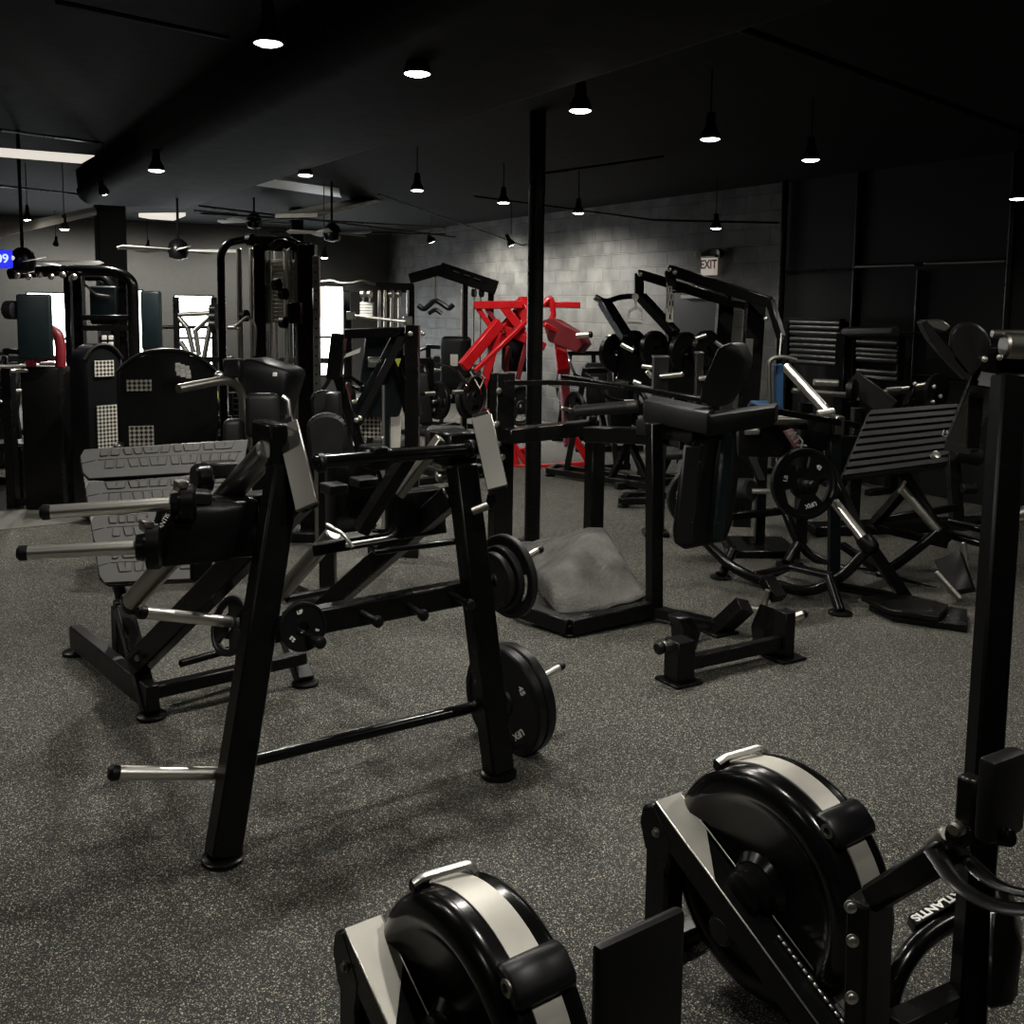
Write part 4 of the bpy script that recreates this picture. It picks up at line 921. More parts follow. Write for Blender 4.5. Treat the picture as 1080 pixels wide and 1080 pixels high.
MB().tube(W(627, 313, 9.4), W(640, 320, 9.4), .03).build('grip', 'dullsteel', t)
pl = MB().rbox(W(790, 370, 8.45), V((.03, 0, 0)), V((0, .01, 0)), UP*.10, .004).build('placard', 'dullsteel', t, label='pale instruction strip')
for (x, y, R_, D_) in ((648, 372, .17, 9.2), (668, 366, .15, 9.2), (690, 368, .16, 9.0), (722, 372, .18, 8.9), (745, 368, .16, 8.8)):
    weight_plate(W(x, y, D_), V((.6, -.8, 0)), R_, .05, 'black plate on the bar under the twin-arm pull machine, %s of five from the left' % {648: 'first', 668: 'second', 690: 'third', 722: 'fourth', 745: 'last'}[x], group='plates under the twin-arm pull machine', slots=False, mt='black')
MB().tube(W(640, 372, 9.3), W(755, 368, 8.9), .03).build('plate_bar', 'black', t)
Bm((655, 385, 9.2), (700, 395, 9.0), .1, .25, 'carriage'); Bm((700, 400, 9.0), (760, 395, 8.8), .1, .3, 'carriage')
for p, q in (((655, 363), (668, 370)), ((733, 357), (745, 353)), ((677, 386), (692, 388)), ((682, 391), (688, 398)), ((668, 402), (676, 405)), ((754, 360), (762, 366))):
    MB().tube(W(*p, 8.7), W(*q, 8.7), .02).build('bright_pin', 'chrome', t)
# hanging handles (stirrup handle and chain)
t2 = thing('stirrup_attachment', W(670, 335, 9.0), 'chrome stirrup handle hanging from the twin-arm pull machine', 'handle')
MB().path([W(670, 314, 9.0), W(671, 324, 9.0), W(664, 328, 9.0), W(662, 337, 9.0)], .014, 8).build('strap', 'white', t2)
MB().path([W(671, 324, 9.0), W(678, 328, 9.0), W(677, 337, 9.0)], .014, 8).build('strap', 'white', t2)
MB().tube(W(661, 338, 9.0), W(678, 339, 9.0), .022).build('grip', 'white', t2)
MB().lathe(W(670, 313, 9.0), V((0, -1, 0)), [(.022, -.006), (.03, -.006), (.03, .006), (.022, .006)], 16).build('ring', 'chrome', t2)
t2 = thing('chain_attachment', W(707, 320, 8.9), 'chrome chain and clip hanging left below the exit sign', 'handle')
for k in range(5):
    c_ = W(706.5+(k % 2)*1.5, 306+k*7, 8.8); MB().path([c_+V((-.012, 0, .028)), c_+V((.012, 0, .028)), c_+V((.012, 0, -.028)), c_+V((-.012, 0, -.028))], .009, 6, closed=True).build('chain_link', 'silver', t2)
MB().path([W(704, 339, 8.8), W(703, 325, 8.8), W(709, 325, 8.8), W(709, 339, 8.8)], .014, 6, closed=True).build('clip', 'silver', t2)
# ------------------------------------------------ wall rack of bars
yb0 = WP(861, 350, .2)
def barrack(x0, x1, ys, label, grp, tall):
    p0, p1 = WP(x0, 360, .25), WP(x1, 360, .25)
    at = V(((p0.x+p1.x)/2, (p0.y+p1.y)/2, 0)); t = thing('bar_rack', at, label, 'rack')
    for p in (p0, p1):
        MB().rbox(V((p.x, p.y, tall/2)), EY*.04, EX*.06, UP*tall/2, .006).build('upright', 'black', t)
        MB().rbox(V((p.x, p.y, .03))-EX*.1, EY*.04, EX*.25, UP*.03, .006).build('foot', 'black', t)
    MB().rbox(V((at.x, at.y, tall)), EY*((p0-p1).length/2), EX*.05, UP*.03, .006).build('top_rail', 'satin', t)
    for i, y in enumerate(ys):
        a, b_ = WP(x0+2, y, .34), WP(x1-1, y-(.6), .34); z = (a.z+b_.z)/2
        o = MB().tube(V((a.x, a.y, z)), V((b_.x, b_.y, z)), .028, 12).build('steel_bar', 'barsteel', at=V((a.x, a.y, z)))
        tag(o, '%s bar from the top in %s' % (('first', 'second', 'third', 'fourth', 'fifth', 'sixth', 'seventh', 'eighth')[i], grp), 'bar', 'bars in %s' % grp)
barrack(832, 888, (341, 346, 352, 359, 365, 371, 377, 383), 'black rack of eight horizontal bars by the right wall, next to the vertical pipe', 'the left wall rack', 1.72)
barrack(902, 948, (362, 370, 375, 380, 393, 399), 'dim black rack of bars at right, right of the fuller rack', 'the dim right wall rack', 1.6)
a, b_ = WP(891, 351, .7), WP(945, 350, .9)
t = thing('padded_bar_stand', V((a.x, a.y, 0)), 'stand holding a thick dark padded tube before the dim bar rack', 'stand')
MB().tube(a, b_, .055, 20).build('padded_tube', 'pad', t); MB().rbox(V((a.x, a.y, a.z/2)), EY*.06, EX*.06, UP*a.z/2, .006).build('post', 'black', t)
# ------------------------------------------------ red machine
gR = G(560, 492); DR = gR.y
t = thing('red_press_machine', V((gR.x, DR, 0)), 'bright red plate-loaded machine behind the round post', 'gym machine')
def Rb(a, b_, w_=.09, h_=None, mt='red', name='frame_beam', dd=0, dd2=0):
    return MB().beam(W(*a, DR+dd), W(*b_, DR+dd2), w_, h_ or w_, bev=.008).build(name, mt, t)
Rb((500, 322), (552, 321), .10, .09, name='top_beam'); Rb((545, 320), (612, 322), .08, .07, dd=.1, name='top_beam')
Rb((488, 387), (527, 340), .08, .13, dd=-.3, name='lever_arm'); Rb((501, 391), (558, 336), .05, .05, dd=-.4, name='lever_arm')
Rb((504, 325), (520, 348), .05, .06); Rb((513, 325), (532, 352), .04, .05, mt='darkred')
Rb((530, 322), (552, 350), .09, .10, name='cross_link'); Rb((556, 320), (520, 360), .10, .12, dd=.2, name='cross_link')
Rb((522, 346), (560, 356), .10, .11, dd=.1, name='carriage'); Rb((540, 352), (575, 366), .10, .09, name='carriage'); Rb((548, 316), (560, 338), .14, .14, dd=.1, name='carriage')
Rb((525, 350), (512, 400), .10, .10, name='front_leg'); Rb((516, 385), (503, 432), .08, .09, name='front_leg'); Rb((503, 430), (519, 435), .08, .05, name='foot')
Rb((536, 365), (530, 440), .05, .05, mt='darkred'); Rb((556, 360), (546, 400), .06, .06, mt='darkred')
MB().path([W(572, 322, DR), W(581, 313, DR), W(584, 335, DR), W(574, 345, DR)], .035, 8, fillet=.06).build('handle_loop', 'red', t)
MB().prism([W(572, 338, DR-.2), W(583, 335, DR-.2), W(612, 352, DR-.3), (W(617, 362, DR-.3)), W(608, 372, DR-.3), W(578, 360, DR-.2)], V((.1, .25, -.02)), .01).build('side_wing', 'darkred', t)
Rb((574, 342), (616, 366), .05, .05, dd=-.3); sleeve(t, W(608, 354, DR-.35), W(622, 353, DR-.4), .035)
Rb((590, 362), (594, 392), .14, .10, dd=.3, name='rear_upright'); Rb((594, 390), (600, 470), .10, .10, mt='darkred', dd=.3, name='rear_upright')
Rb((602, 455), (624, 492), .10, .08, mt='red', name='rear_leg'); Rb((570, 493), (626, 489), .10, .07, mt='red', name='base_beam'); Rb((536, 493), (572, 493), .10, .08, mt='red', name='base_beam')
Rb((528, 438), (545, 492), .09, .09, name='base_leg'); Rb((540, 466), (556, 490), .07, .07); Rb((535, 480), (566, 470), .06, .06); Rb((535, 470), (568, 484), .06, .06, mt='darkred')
MB().path([W(496, 392, DR-.3), W(506, 410, DR-.35), W(511, 399, DR-.3), W(498, 388, DR-.3)], .014, 6).build('grip_frame', 'dullsteel', t)
MB().rbox(W(549, 372, DR+.2), V((.22, 0, 0)), V((0, .08, 0)), UP*.22, .04, 2).build('back_pad', 'pad', t)
weight_plate(W(549, 428, DR-.4), V((.5, -.85, 0)), .225, .05, 'black plate with pale rim hanging low on the red machine, left of the round post', mt='rubber')
weight_plate(W(500, 418, DR-.3), V((.8, -.5, 0)), .225, .05, 'edge-on black plate left of the red machine leg, inner one', mt='rubber')
weight_plate(W(494, 420, DR-.35), V((.8, -.5, 0)), .225, .05, 'edge-on black plate left of the red machine leg, outer one', mt='rubber')
# ------------------------------------------------ lat pulldown
D0 = 12.3
t = thing('lat_pulldown', H(500, 400, D0), 'black lat pulldown with sloping top beam before the brick wall, left of the red machine', 'gym machine')
def Bt(a, b_, w_, h_=None, name='beam', mt='black', D=None): return MB().beam(W(*a, D or D0), W(*b_, D or D0), w_, h_ or w_, bev=.008).build(name, mt, t)
Bt((432, 294), (468, 284), .10, .12, 'top_beam'); Bt((464, 284), (524, 304), .16, .17, 'top_beam')
tb_ = MB()
for k in range(3): tb_.beam(W(478+k*11, 285.5+k*3.8, D0-.1), W(485+k*11, 288+k*3.8, D0-.1), .05, .015)
tb_.build('beam_slot', 'steel', t)
for px in (491, 518):
    a = W(px, 300, D0+.1); MB().beam(a, V((a.x, a.y, 0)), .07 if px > 500 else .06, .09).build('upright', 'black', t)
a = W(487.5, 305, D0); MB().tube(a, V((a.x, a.y, .1)), .012).build('guide_rod', 'chrome', t)
for px in (500, 507): a = W(px, 308, D0); MB().tube(a, V((a.x, a.y, .4)), .008).build('cable', 'dullsteel', t)
for px in (500, 508): MB().lathe(W(px, 309, D0), V((1, -.3, 0)), [(.04, -.02), (.05, -.02), (.05, .02), (.04, .02)], 18).build('pulley', 'iron', t)
MB().rbox(W(481, 390, D0), V((.18, 0, 0)), V((0, .14, 0)), UP*.40, .05, 3).build('stack_shroud', 'shroud', t)
MB().rbox(W(479, 380, D0-.16), V((.045, 0, 0)), V((0, .01, 0)), UP*.07, .004).build('placard', 'pale', t)
MB().rbox(H(490, 400, D0)+UP*.04, V((.35, 0, 0)), V((0, .5, 0)), UP*.04, .01).build('base_frame', 'black', t)
seatpad(W(455, 425, D0-.3), V((1, 0, 0)), V((0, 1, 0)), .22, .2, .04, 'seat', t)
t2 = thing('pulldown_bar', W(458, 310, D0-.3), 'dark pulldown bar with bent grips hanging before the brick wall', 'handle')
MB().tube(W(458, 292, D0-.3), W(459, 318, D0-.3), .02).build('cable', 'dullsteel', t2)
MB().path([W(441, 322, D0-.3), W(447, 327, D0-.3), W(459, 316, D0-.3), W(474, 326, D0-.3), W(478, 321, D0-.3)], .03, 8, fillet=.05).build('bar', 'iron', t2)
MB().path([W(452, 331, D0-.4), W(459, 326, D0-.4), W(466, 331, D0-.4)], .024, 8, fillet=.04).build('lower_grip', 'iron', t2)
# ------------------------------------------------ crossover rack with pale stacks
D1 = 13.0
t = thing('cable_crossover', H(400, 400, D1), 'cable rack with pale weight stacks and chrome guide rods, right of the third window', 'gym machine')
for px in (366, 434):
    a = W(px, 300, D1); MB().beam(a, V((a.x, a.y, 0)), .08, .08).build('upright', 'black', t)
MB().path([W(334, 298, D1-.2), W(350, 296, D1-.2), W(358, 299, D1-.2), W(372, 299, D1-.2), W(382, 296, D1-.2), W(396, 300, D1-.2)], .022, 8, fillet=.1).build('chin_up_bar', 'steel', t)
Bt((362, 302), (436, 304), .10, .12, 'top_beam', D=D1)
for px, bot in ((400, 345), (406, 345), (413, 345), (421, 345), (430, 331)):
    MB().tube(W(px, 306, D1-.1), W(px, bot, D1-.1), .018).build('guide_rod', 'chrome', t)
for px in (383, 390, 413, 421): MB().lathe(W(px, 310, D1-.15), V((1, -.3, 0)), [(.03, -.02), (.05, -.02), (.05, .02), (.03, .02)], 16).build('pulley', 'dullsteel', t)
for px in (383, 390): MB().tube(W(px, 311, D1-.1), W(px, 320, D1-.1), .012).build('cable', 'chrome', t)
st = MB()
for k in range(5): st.rbox(W(387, 320+k*3, D1-.1), V((.08, 0, 0)), V((0, .06, 0)), UP*.015, .003)
st.build('weight_stack', 'white', t, label='white weight stack')
st = MB()
for k in range(14): st.rbox(W(410, 350+k*4, D1), V((.12, 0, 0)), V((0, .06, 0)), UP*.02, .003)
st.build('weight_stack', 'black', t)
MB().tube(W(371, 333, 12.3), W(428, 339, 12.0), .02).build('front_bar', 'chrome', t)
for px, py in ((370, 333), (430, 338)): MB().rbox(W(px, py, 12.1), V((.05, 0, 0)), V((0, .04, 0)), UP*.05, .008).build('bar_holder', 'dullsteel', t)
a = W(368, 333, 12.3); MB().beam(a, V((a.x, a.y, 0)), .07, .07).build('front_post', 'black', t)
MB().rbox(H(400, 400, D1)+UP*.04, V((.5, 0, 0)), V((0, .3, 0)), UP*.04, .01).build('base_frame', 'black', t)
# ------------------------------------------------ tall cable tower
D2 = 8.0; cb_ = H(285, 400, D2)
t = thing('cable_tower', cb_, 'tall multi-station cable tower with rounded frame tube, left of centre', 'gym machine')
def pol(px, D): a = W(px, 330, D); return V((a.x, a.y, 0))
a = pol(234, D2-.1)
MB().path([a, V((a.x, a.y, W(234, 268, D2-.1).z)), W(240, 256, D2-.1), W(262, 252, D2), W(292, 253, D2)], .030, 14, fillet=.15).build('frame_tube', 'gloss', t)
for px, r, mt_, D in ((253, .022, 'dullsteel', D2), (266, .02, 'dullsteel', D2+.1), (286, .012, 'chrome', D2), (291, .012, 'chrome', D2+.2), (302, .018, 'chrome', D2-.1), (307, .012, 'dullsteel', D2), (313, .014, 'dullsteel', D2)):
    a = pol(px, D); MB().tube(V((a.x, a.y, .1)), V((a.x, a.y, W(px, 262, D).z)), r).build('guide_rod', mt_, t)
for px, w_ in ((276, .09), (325, .13)):
    a = pol(px, D2); MB().beam(a, V((a.x, a.y, W(px, 258, D2).z)), w_, .12).build('column', 'black', t)
a = pol(334, D2-.2); MB().beam(a, V((a.x, a.y, W(334, 270, D2-.2).z)), .05, .06).build('column', 'dullsteel', t, label='grey punched column')
hl = MB()
for k in range(16): hl.lathe(V((a.x, a.y-.03, 1.1+k*.07)), V((0, -1, 0)), [(.008, -.002), (.008, .001)], 8)
hl.build('column_holes', 'black', t)
MB().path([W(272, 262, D2), W(300, 254, D2), W(318, 262, D2), W(328, 262, D2)], .06, 4, fillet=.1).build('top_beam', 'black', t)
MB().path([W(285, 262, D2-.2), W(293, 256, D2-.2), W(300, 255, D2-.2), W(305, 262, D2-.2)], .03, 8, fillet=.08).build('pulley_guard', 'gloss', t)
for px, py in ((264, 253), (293, 259), (258, 333), (292, 300), (299, 310), (299, 340)): MB().lathe(W(px, py, D2-.15), V((.9, -.4, 0)), [(.03, -.02), (.045, -.02), (.045, .02), (.03, .02)], 16).build('pulley', 'iron', t)
st = MB()
for k in range(16): st.rbox(W(297, 276+k*4.2, D2+.1), V((.13, 0, 0)), V((0, .08, 0)), UP*.0135, .003)
st.build('weight_stack', 'pale', t, label='pale grey weight stack')
st = MB()
for k in range(14): st.rbox(W(262, 410+k*6, D2+.1), V((.10, 0, 0)), V((0, .08, 0)), UP*.018, .003)
st.build('weight_stack', 'black', t)
MB().path([W(240, 345, D2-.2), W(248, 345, D2-.2), W(262, 332, D2-.2), W(270, 345, D2-.2), W(268, 375, D2-.2)], .012, 8, fillet=.05).build('cable_loop', 'dullsteel', t)
MB().tube(W(241, 346, D2-.2), W(251, 346, D2-.2), .016).build('grip', 'chrome', t)
MB().rbox(cb_+UP*.04, V((.45, 0, 0)), V((0, .22, 0)), UP*.04, .01).build('base_frame', 'black', t)
MB().rbox(W(312, 330, D2-.2), V((.05, 0, 0)), V((0, .06, 0)), UP*.08, .01).build('stack_head', 'black', t)
# ------------------------------------------------ two shrouded selector machines on the left
def shroud(px0, px1, top, D, label, wins_, shp):
    a, b_ = pol(px0, D), pol(px1, D+.25); at = (a+b_)*.5; at.z = 0
    t = thing('selector_machine', at, label, 'gym machine', 'shrouded selector machines')
    d_, n_ = perp(a, b_); zt = W((px0+px1)/2, top, D).z; L_ = (b_-a).length
    pts = []
    for k in range(13):
        s_ = k/12; pts.append(a + d_*L_*s_ + UP*(zt - shp*(abs(2*s_-1)**2.5)))
    body = MB().prism([a+UP*.04]+pts+[b_+UP*.04], n_*.28, .02).build('shroud', 'shroud', t)
    MB().path([p+n_*0-d_*0-V((0, .012, 0)) for p in pts], .014, 8).build('edge_trim', 'satin', t)
    for (x0, x1, y0, y1) in wins_:
        f0 = (x0-px0)/(px1-px0); f1_ = (x1-px0)/(px1-px0); c_ = a+d_*L_*(f0+f1_)/2
        z0_, z1_ = W((x0+x1)/2, y1, D).z, W((x0+x1)/2, y0, D).z
        m_ = MB(); m_.rbox(at, V((L_*(f1_-f0)/2, 0, 0)), V((0, .006, 0)), V((0, 0, (z1_-z0_)/2)), 0)
        o = m_.build('perforated_window', 'perf', t); o.location = V((c_.x, c_.y, (z0_+z1_)/2))-n_*.012-at; o.rotation_euler = (0, 0, math.atan2(d_.y, d_.x))
    return t
shroud(88, 128, 364, 8.3, 'narrower shrouded selector machine with tall perforated window, at left', [(97, 117, 381, 398), (98, 119, 429, 478)], .12)
t = shroud(121, 228, 370, 7.2, 'wide dark shrouded selector machine with two small perforated windows, at left', [(131, 157, 401, 413), (132, 158, 450, 478)], .16)
MB().ball(W(125, 471, 6.95), .035, 14).build('selector_knob', 'dullsteel', t)
pp_ = MB()
for k in range(9): pp_.rbox(W(188+(k % 3)*5+random.uniform(-1, 1), 385+(k//3)*4.5+(k % 3)*1.5, 7.1), V((.016, .004, 0)), V((0, .004, 0)), UP*.014, .002)
pp_.build('glint_patch', 'white', t, label='patch of small white marks imitating glints')  # white bits stand in for highlights reflected on the shroud
# ------------------------------------------------ left tube-frame station
D3 = 9.6
t = thing('tube_frame_station', H(80, 400, D3), 'black station with a large rounded tube frame, before the left windows', 'gym machine')
a = pol(141, D3)
MB().path([W(10, 289, D3), W(60, 285, D3), W(118, 286, D3), W(140, 294, D3), V((a.x, a.y, W(141, 330, D3).z)), a], .05, 12, fillet=.25).build('frame_tube', 'gloss', t)
a = pol(121, D3+.4)
MB().path([W(90, 292, D3+.4), W(112, 292, D3+.4), V((a.x, a.y, W(121, 310, D3+.4).z)), a], .04, 12, fillet=.25).build('frame_tube', 'black', t)
for px, w_ in ((84, .09), (131, .08), (73, .06)):
    a = pol(px, D3+.2); MB().beam(a, V((a.x, a.y, W(px, 289, D3).z)), w_, .08).build('upright', 'black', t)
MB().path([W(89, 300, D3), W(102, 311, D3), W(115, 313, D3)], .012, 8).build('cable', 'dullsteel', t)
Bt((86, 335), (140, 335), .05, .05, 'cross_bar', D=D3); Bt((86, 346), (140, 346), .05, .05, 'cross_bar', D=D3)
for k in range(6): MB().ball(W(18+k*12, 290+k % 2*2, D3-.1), .03, 10).build('bolt', 'chrome', t)
MB().rbox(W(113, 361, D3-.1), V((.06, 0, 0)), V((0, .04, 0)), UP*.06, .01).build('junction_box', 'iron', t)
for k in range(4): MB().rbox(W(110+(k % 2)*7, 356+(k//2)*7, D3-.15), V((.02, 0, 0)), V((0, .01, 0)), UP*.02, .003).build('keypad_button', 'white', t)
seatpad(W(37, 345, D3-.8), V((.9, .1, 0)), V((0, 1, 0)), .155, .03, .28, 'back_board', t, 'teal')
seatpad(W(160, 338, D3-.8), V((.9, .1, 0)), V((0, 1, 0)), .085, .05, .25, 'back_pad', t, 'teal')
seatpad(W(110, 322, D3+.1), V((1, 0, 0)), V((0, 1, 0)), .13, .03, .18, 'back_board', t, 'teal')
MB().lathe(W(12, 327, D3-.8), V((1, -.2, 0)), [(.06, -.05), (.08, -.04), (.08, .04), (.06, .05)], 20).build('side_roller', 'pad', t)
# red arch machine further back
DA = 9.0
t = thing('red_frame_machine', H(48, 380, DA), 'dull red arched handle frame on a black body before the leftmost window', 'gym machine')
MB().path([W(33, 388, DA), W(33, 365, DA), W(36, 350, DA), W(48, 346, DA), W(61, 350, DA), W(64, 365, DA), W(64, 388, DA)], .045, 10, fillet=.12).build('arch', 'darkred', t)
Bt((35, 378), (62, 378), .05, .05, 'cross_beam', 'darkred', D=DA)
zz = W(48, 386, DA).z; MB().rbox(V((W(48, 392, DA).x, DA, zz/2)), V((.17, 0, 0)), V((0, .12, 0)), UP*zz/2, .02, 2).build('body', 'black', t)
# open frame seen against the second window
DB = 12
t = thing('open_rack', H(203, 380, DB), 'thin open rack with Y-shaped braces seen against the second window', 'rack')
for a, b_ in (((186, 332), (198, 346)), ((226, 330), (204, 350)), ((183, 332), (226, 330)), ((198, 346), (204, 372)), ((206, 348), (210, 375)), ((190, 360), (202, 378)), ((186, 352), (186, 330)), ((224, 330), (215, 378))):
    MB().tube(W(*a, DB), W(*b_, DB), .03).build('brace', 'dullsteel', t)
MB().tube(W(170, 345, DB), W(232, 345, DB), .022).build('cross_bar', 'black', t)
for px in (186, 226): a = pol(px, DB); MB().beam(a, V((a.x, a.y, 1.9)), .06, .06).build('upright', 'black', t)
for k in range(3): MB().lathe(W(226, 326+k*8, DB-.1), V((.9, -.3, 0)), [(.03, -.04), (.06, -.04), (.06, .04), (.03, .04)], 14).build('pulley', 'iron', t)
# ------------------------------------------------ mid cluster behind the near press
D4 = 6.6
t = thing('chest_press_machine', H(300, 450, D4), 'black machine with long bent grip bar and round pads, just behind the near press', 'gym machine')
MB().path([W(188, 410, D4-.5), W(238, 400, D4-.2), W(254, 408, D4), W(262, 450, D4), W(272, 500, D4)], .028, 12, fillet=.2).build('bent_grip_bar', 'dullsteel', t)
MB().path([W(252, 412, D4+.1), W(268, 455, D4+.1), W(280, 500, D4+.1)], .02, 10, fillet=.1).build('support_tube', 'gloss', t)
MB().ball(W(231, 396, D4-.2), .03, 12).build('pivot_cap', 'chrome', t)
MB().prism([W(245, 384, D4), W(262, 378, D4), W(302, 390, D4+.1), W(306, 396, D4+.1), W(298, 420, D4+.1), W(292, 442, D4+.1), W(262, 425, D4), W(252, 402, D4)], V((.05, .3, 0)), .015).build('housing', 'shroud', t)
MB().rbox(W(246, 388, D4-.1), V((.055, 0, 0)), V((0, .05, 0)), UP*.06, .01).build('control_box', 'iron', t)
MB().rbox(W(277, 438, D4-.3), V((.10, .02, 0)), V((0, .04, 0)), UP*.14, .04, 3).build('side_pad', 'pad', t)
MB().rbox(W(247, 468, D4-.3), V((.06, .02, 0)), V((0, .05, 0)), UP*.16, .04, 3).build('side_pad', 'pad', t)
def roundpad(cx, cy, D, w_, h_, name, mt='pad', th=.09, yaw=.2):
    X, Y = xa(yaw); c_ = W(cx, cy, D); pts = []
    for k in range(11): a = math.pi*k/10; pts.append(c_+X*math.cos(a)*w_+UP*(math.sin(a)*w_*.75+h_-w_*.75))
    pts += [c_-X*w_*.85-UP*h_, c_+X*w_*.85-UP*h_]
    return MB().prism(pts, Y*th, .02).build(name, mt, t)
roundpad(345, 464, 5.7, .115, .15, 'round_pad'); roundpad(342, 432, 6.4, .085, .12, 'round_pad')
MB().rbox(W(352, 432, 6.3), V((.045, 0, 0)), V((0, .05, 0)), UP*.11, .02, 2).build('pad_bracket', 'satin', t)
MB().path([W(298, 418, D4), W(304, 422, D4), W(306, 440, D4)], .016, 8).build('lever', 'chrome', t)
MB().beam(W(345, 485, 5.9), H(345, 485, 5.9), .09, .09).build('post', 'black', t)
MB().beam(W(275, 470, D4), H(275, 470, D4), .10, .10).build('post', 'black', t)
MB().beam(H(275, 470, D4)+UP*.05, H(345, 485, 5.9)+UP*.05, .08, .08).build('base_beam', 'black', t)
MB().rbox(W(290, 395, D4-.15), V((.012, 0, 0)), V((0, .01, 0)), UP*.012, .002).build('indicator', 'white', t)
D5 = 7.4
t = thing('smith_machine', H(400, 470, D5), 'black-green A-frame machine with pale placards, left of the lat pulldown', 'gym machine')
def Bq(a, b_, w_, h_=None, name='beam', mt='black', da=0, db=0): return MB().beam(W(*a, D5+da), W(*b_, D5+db), w_, h_ or w_, bev=.006).build(name, mt, t)
a = pol(435, D5); MB().beam(a, V((a.x, a.y, W(435, 343, D5).z)), .10, .12).build('upright', 'black', t)
a = pol(407, D5+.2); MB().beam(a, V((a.x, a.y, W(407, 385, D5).z)), .06, .08).build('upright', 'teal', t)
a = pol(404, D5-.1); MB().tube(V((a.x, a.y, .1)), V((a.x, a.y, W(404, 405, D5).z)), .012).build('guide_rod', 'chrome', t)
Bq((428, 348), (377, 447), .08, .06, 'front_brace', 'satin'); Bq((420, 348), (372, 440), .03, .05, 'front_brace', 'teal', .1, .1)
Bq((420, 375), (437, 440), .10, .10, 'brace', 'black', .1); Bq((358, 352), (352, 400), .10, .12, 'left_housing'); Bq((357, 398), (388, 495), .07, .07, 'left_leg', 'gloss')
Bq((364, 352), (434, 350), .08, .07, 'head_beam'); 
MB().path([W(361, 415, D5-.1), W(362, 400, D5-.1), W(370, 398, D5-.1), W(383, 407, D5-.15), W(382, 412, D5-.15), W(372, 408, D5-.1)], .016, 8, fillet=.05).build('grip', 'gloss', t)
MB().prism([W(385, 352, D5+.15), W(424, 352, D5+.15), W(432, 400, D5+.15), W(420, 440, D5+.15), W(384, 440, D5+.15), W(380, 400, D5+.15)], V((0, .1, 0)), .01).build('back_panel', 'teal', t)
MB().rbox(W(396, 382, D5+.1), V((.055, 0, 0)), V((0, .01, 0)), UP*.04, .004).build('placard', 'dullsteel', t, label='grey placard with a pale line')
text('SELECT', W(396, 381, D5+.08), V((1, 0, 0)), UP, .028, 'white', t)
MB().prism([W(416, 378, D5-.02), W(423, 378, D5-.02), W(420, 387, D5-.02)], V((0, .01, 0)), 0).build('warning_sticker', 'yellow', t, label='yellow-green triangular sticker')
MB().prism([W(413, 398, D5+.3), W(423, 440, D5+.3), W(422, 472, D5+.3), W(411, 473, D5+.3)], V((0, .02, 0)), .003).build('side_panel', 'offwhite', t, label='narrow pale side panel')
MB().rbox(W(391, 448, D5+.3), V((.075, 0, 0)), V((0, .01, 0)), UP*.10, .005).build('lower_panel', 'perf', t)
MB().prism([W(362, 378, D5-.1), (W(365, 373, D5-.1)), W(380, 367, D5-.1), W(379, 372, D5-.1)], V((0, .03, 0)), .002).build('pale_wedge', 'white', t)
MB().beam(H(435, 470, D5)+UP*.04, H(388, 490, D5)+UP*.04, .08, .08).build('base_beam', 'black', t)
for px, py in ((433, 352), (376, 443), (403, 462), (446, 352), (380, 441)): MB().ball(W(px, py, D5-.1), .018, 10).build('bolt', 'chrome', t)
MB().rbox(W(470, 462, 6.2), V((.12, 0, 0)), V((0, .1, 0)), UP*.07, .03, 2).build('seat', 'pad', t)
# ------------------------------------------------ generic plate-loaded benches further back
def station(pos, yaw, label, group=None, s=1.0, col='black', padm='pad', plates=True, seed=1, cat='gym machine', name='bench_press_station'):
    rnd = random.Random(seed); t = thing(name, pos, label, cat, group); X, Y = xa(yaw); P = lambda x, y, z: pos + (X*x+Y*y+UP*z)*s
    def b_(a, c, w_, nm, mt=col, h_=None): MB().beam(P(*a), P(*c), w_*s, (h_ or w_)*s, bev=.006).build(nm, mt, t)
    b_((-.45, -.55, .04), (.45, -.55, .04), .07, 'base_beam'); b_((-.5, .55, .04), (.5, .55, .04), .07, 'base_beam'); b_((0, -.55, .05), (0, .55, .05), .07, 'base_beam')
    b_((-.42, .5, .05), (-.32, .3, 1.25), .07, 'upright'); b_((.42, .5, .05), (.32, .3, 1.25), .07, 'upright'); b_((-.34, .3, 1.22), (.34, .3, 1.22), .06, 'top_beam')
    b_((0, -.5, .05), (0, -.15, .45), .07, 'seat_post'); b_((0, .1, .1), (0, .28, 1.2), .06, 'back_post')
    MB().rbox(P(0, -.2, .5), X*.17*s, Y*.2*s, UP*.035*s, .02, 3).build('seat', padm, t)
    MB().rbox(P(0, .1, .82), X*.15*s, (Y*.04)*s, (UP*.28+Y*.06)*s, .03, 3).build('back_pad', padm, t)
    for q in (-1, 1):
        MB().path([P(.34*q, .3, 1.2), P(.42*q, .0, 1.15), P(.40*q, -.3, .95), P(.25*q, -.38, .92)], .022*s, 8, fillet=.1).build('press_arm', 'gloss', t)
        MB().tube(P(.25*q, -.38, .92), P(.12*q, -.38, .92), .025*s).build('grip', 'dullsteel', t)
        MB().tube(P(.36*q, .32, .75), P(.62*q, .32, .80), .024*s).build('weight_sleeve', 'chrome', t)
        if plates:
            weight_plate(P(.43*q, .32, .765), X*q, .22*s, .05*s, ('right' if q > 0 else 'left')+' plate of the '+label.split(',')[0], group='plates on the background stations', mt='iron', rot=rnd.randint(0, 20))
    return t
station(G(655, 505), .5, 'bench station right of the round post, low and dark behind the long rails', seed=1, s=.95, col='satin')
station(G(735, 500), -.6, 'station behind the head pad, dark, left of the twin uprights', seed=2, col='satin')
station(G(630, 470), .2, 'dim station behind the red machine base', seed=3)
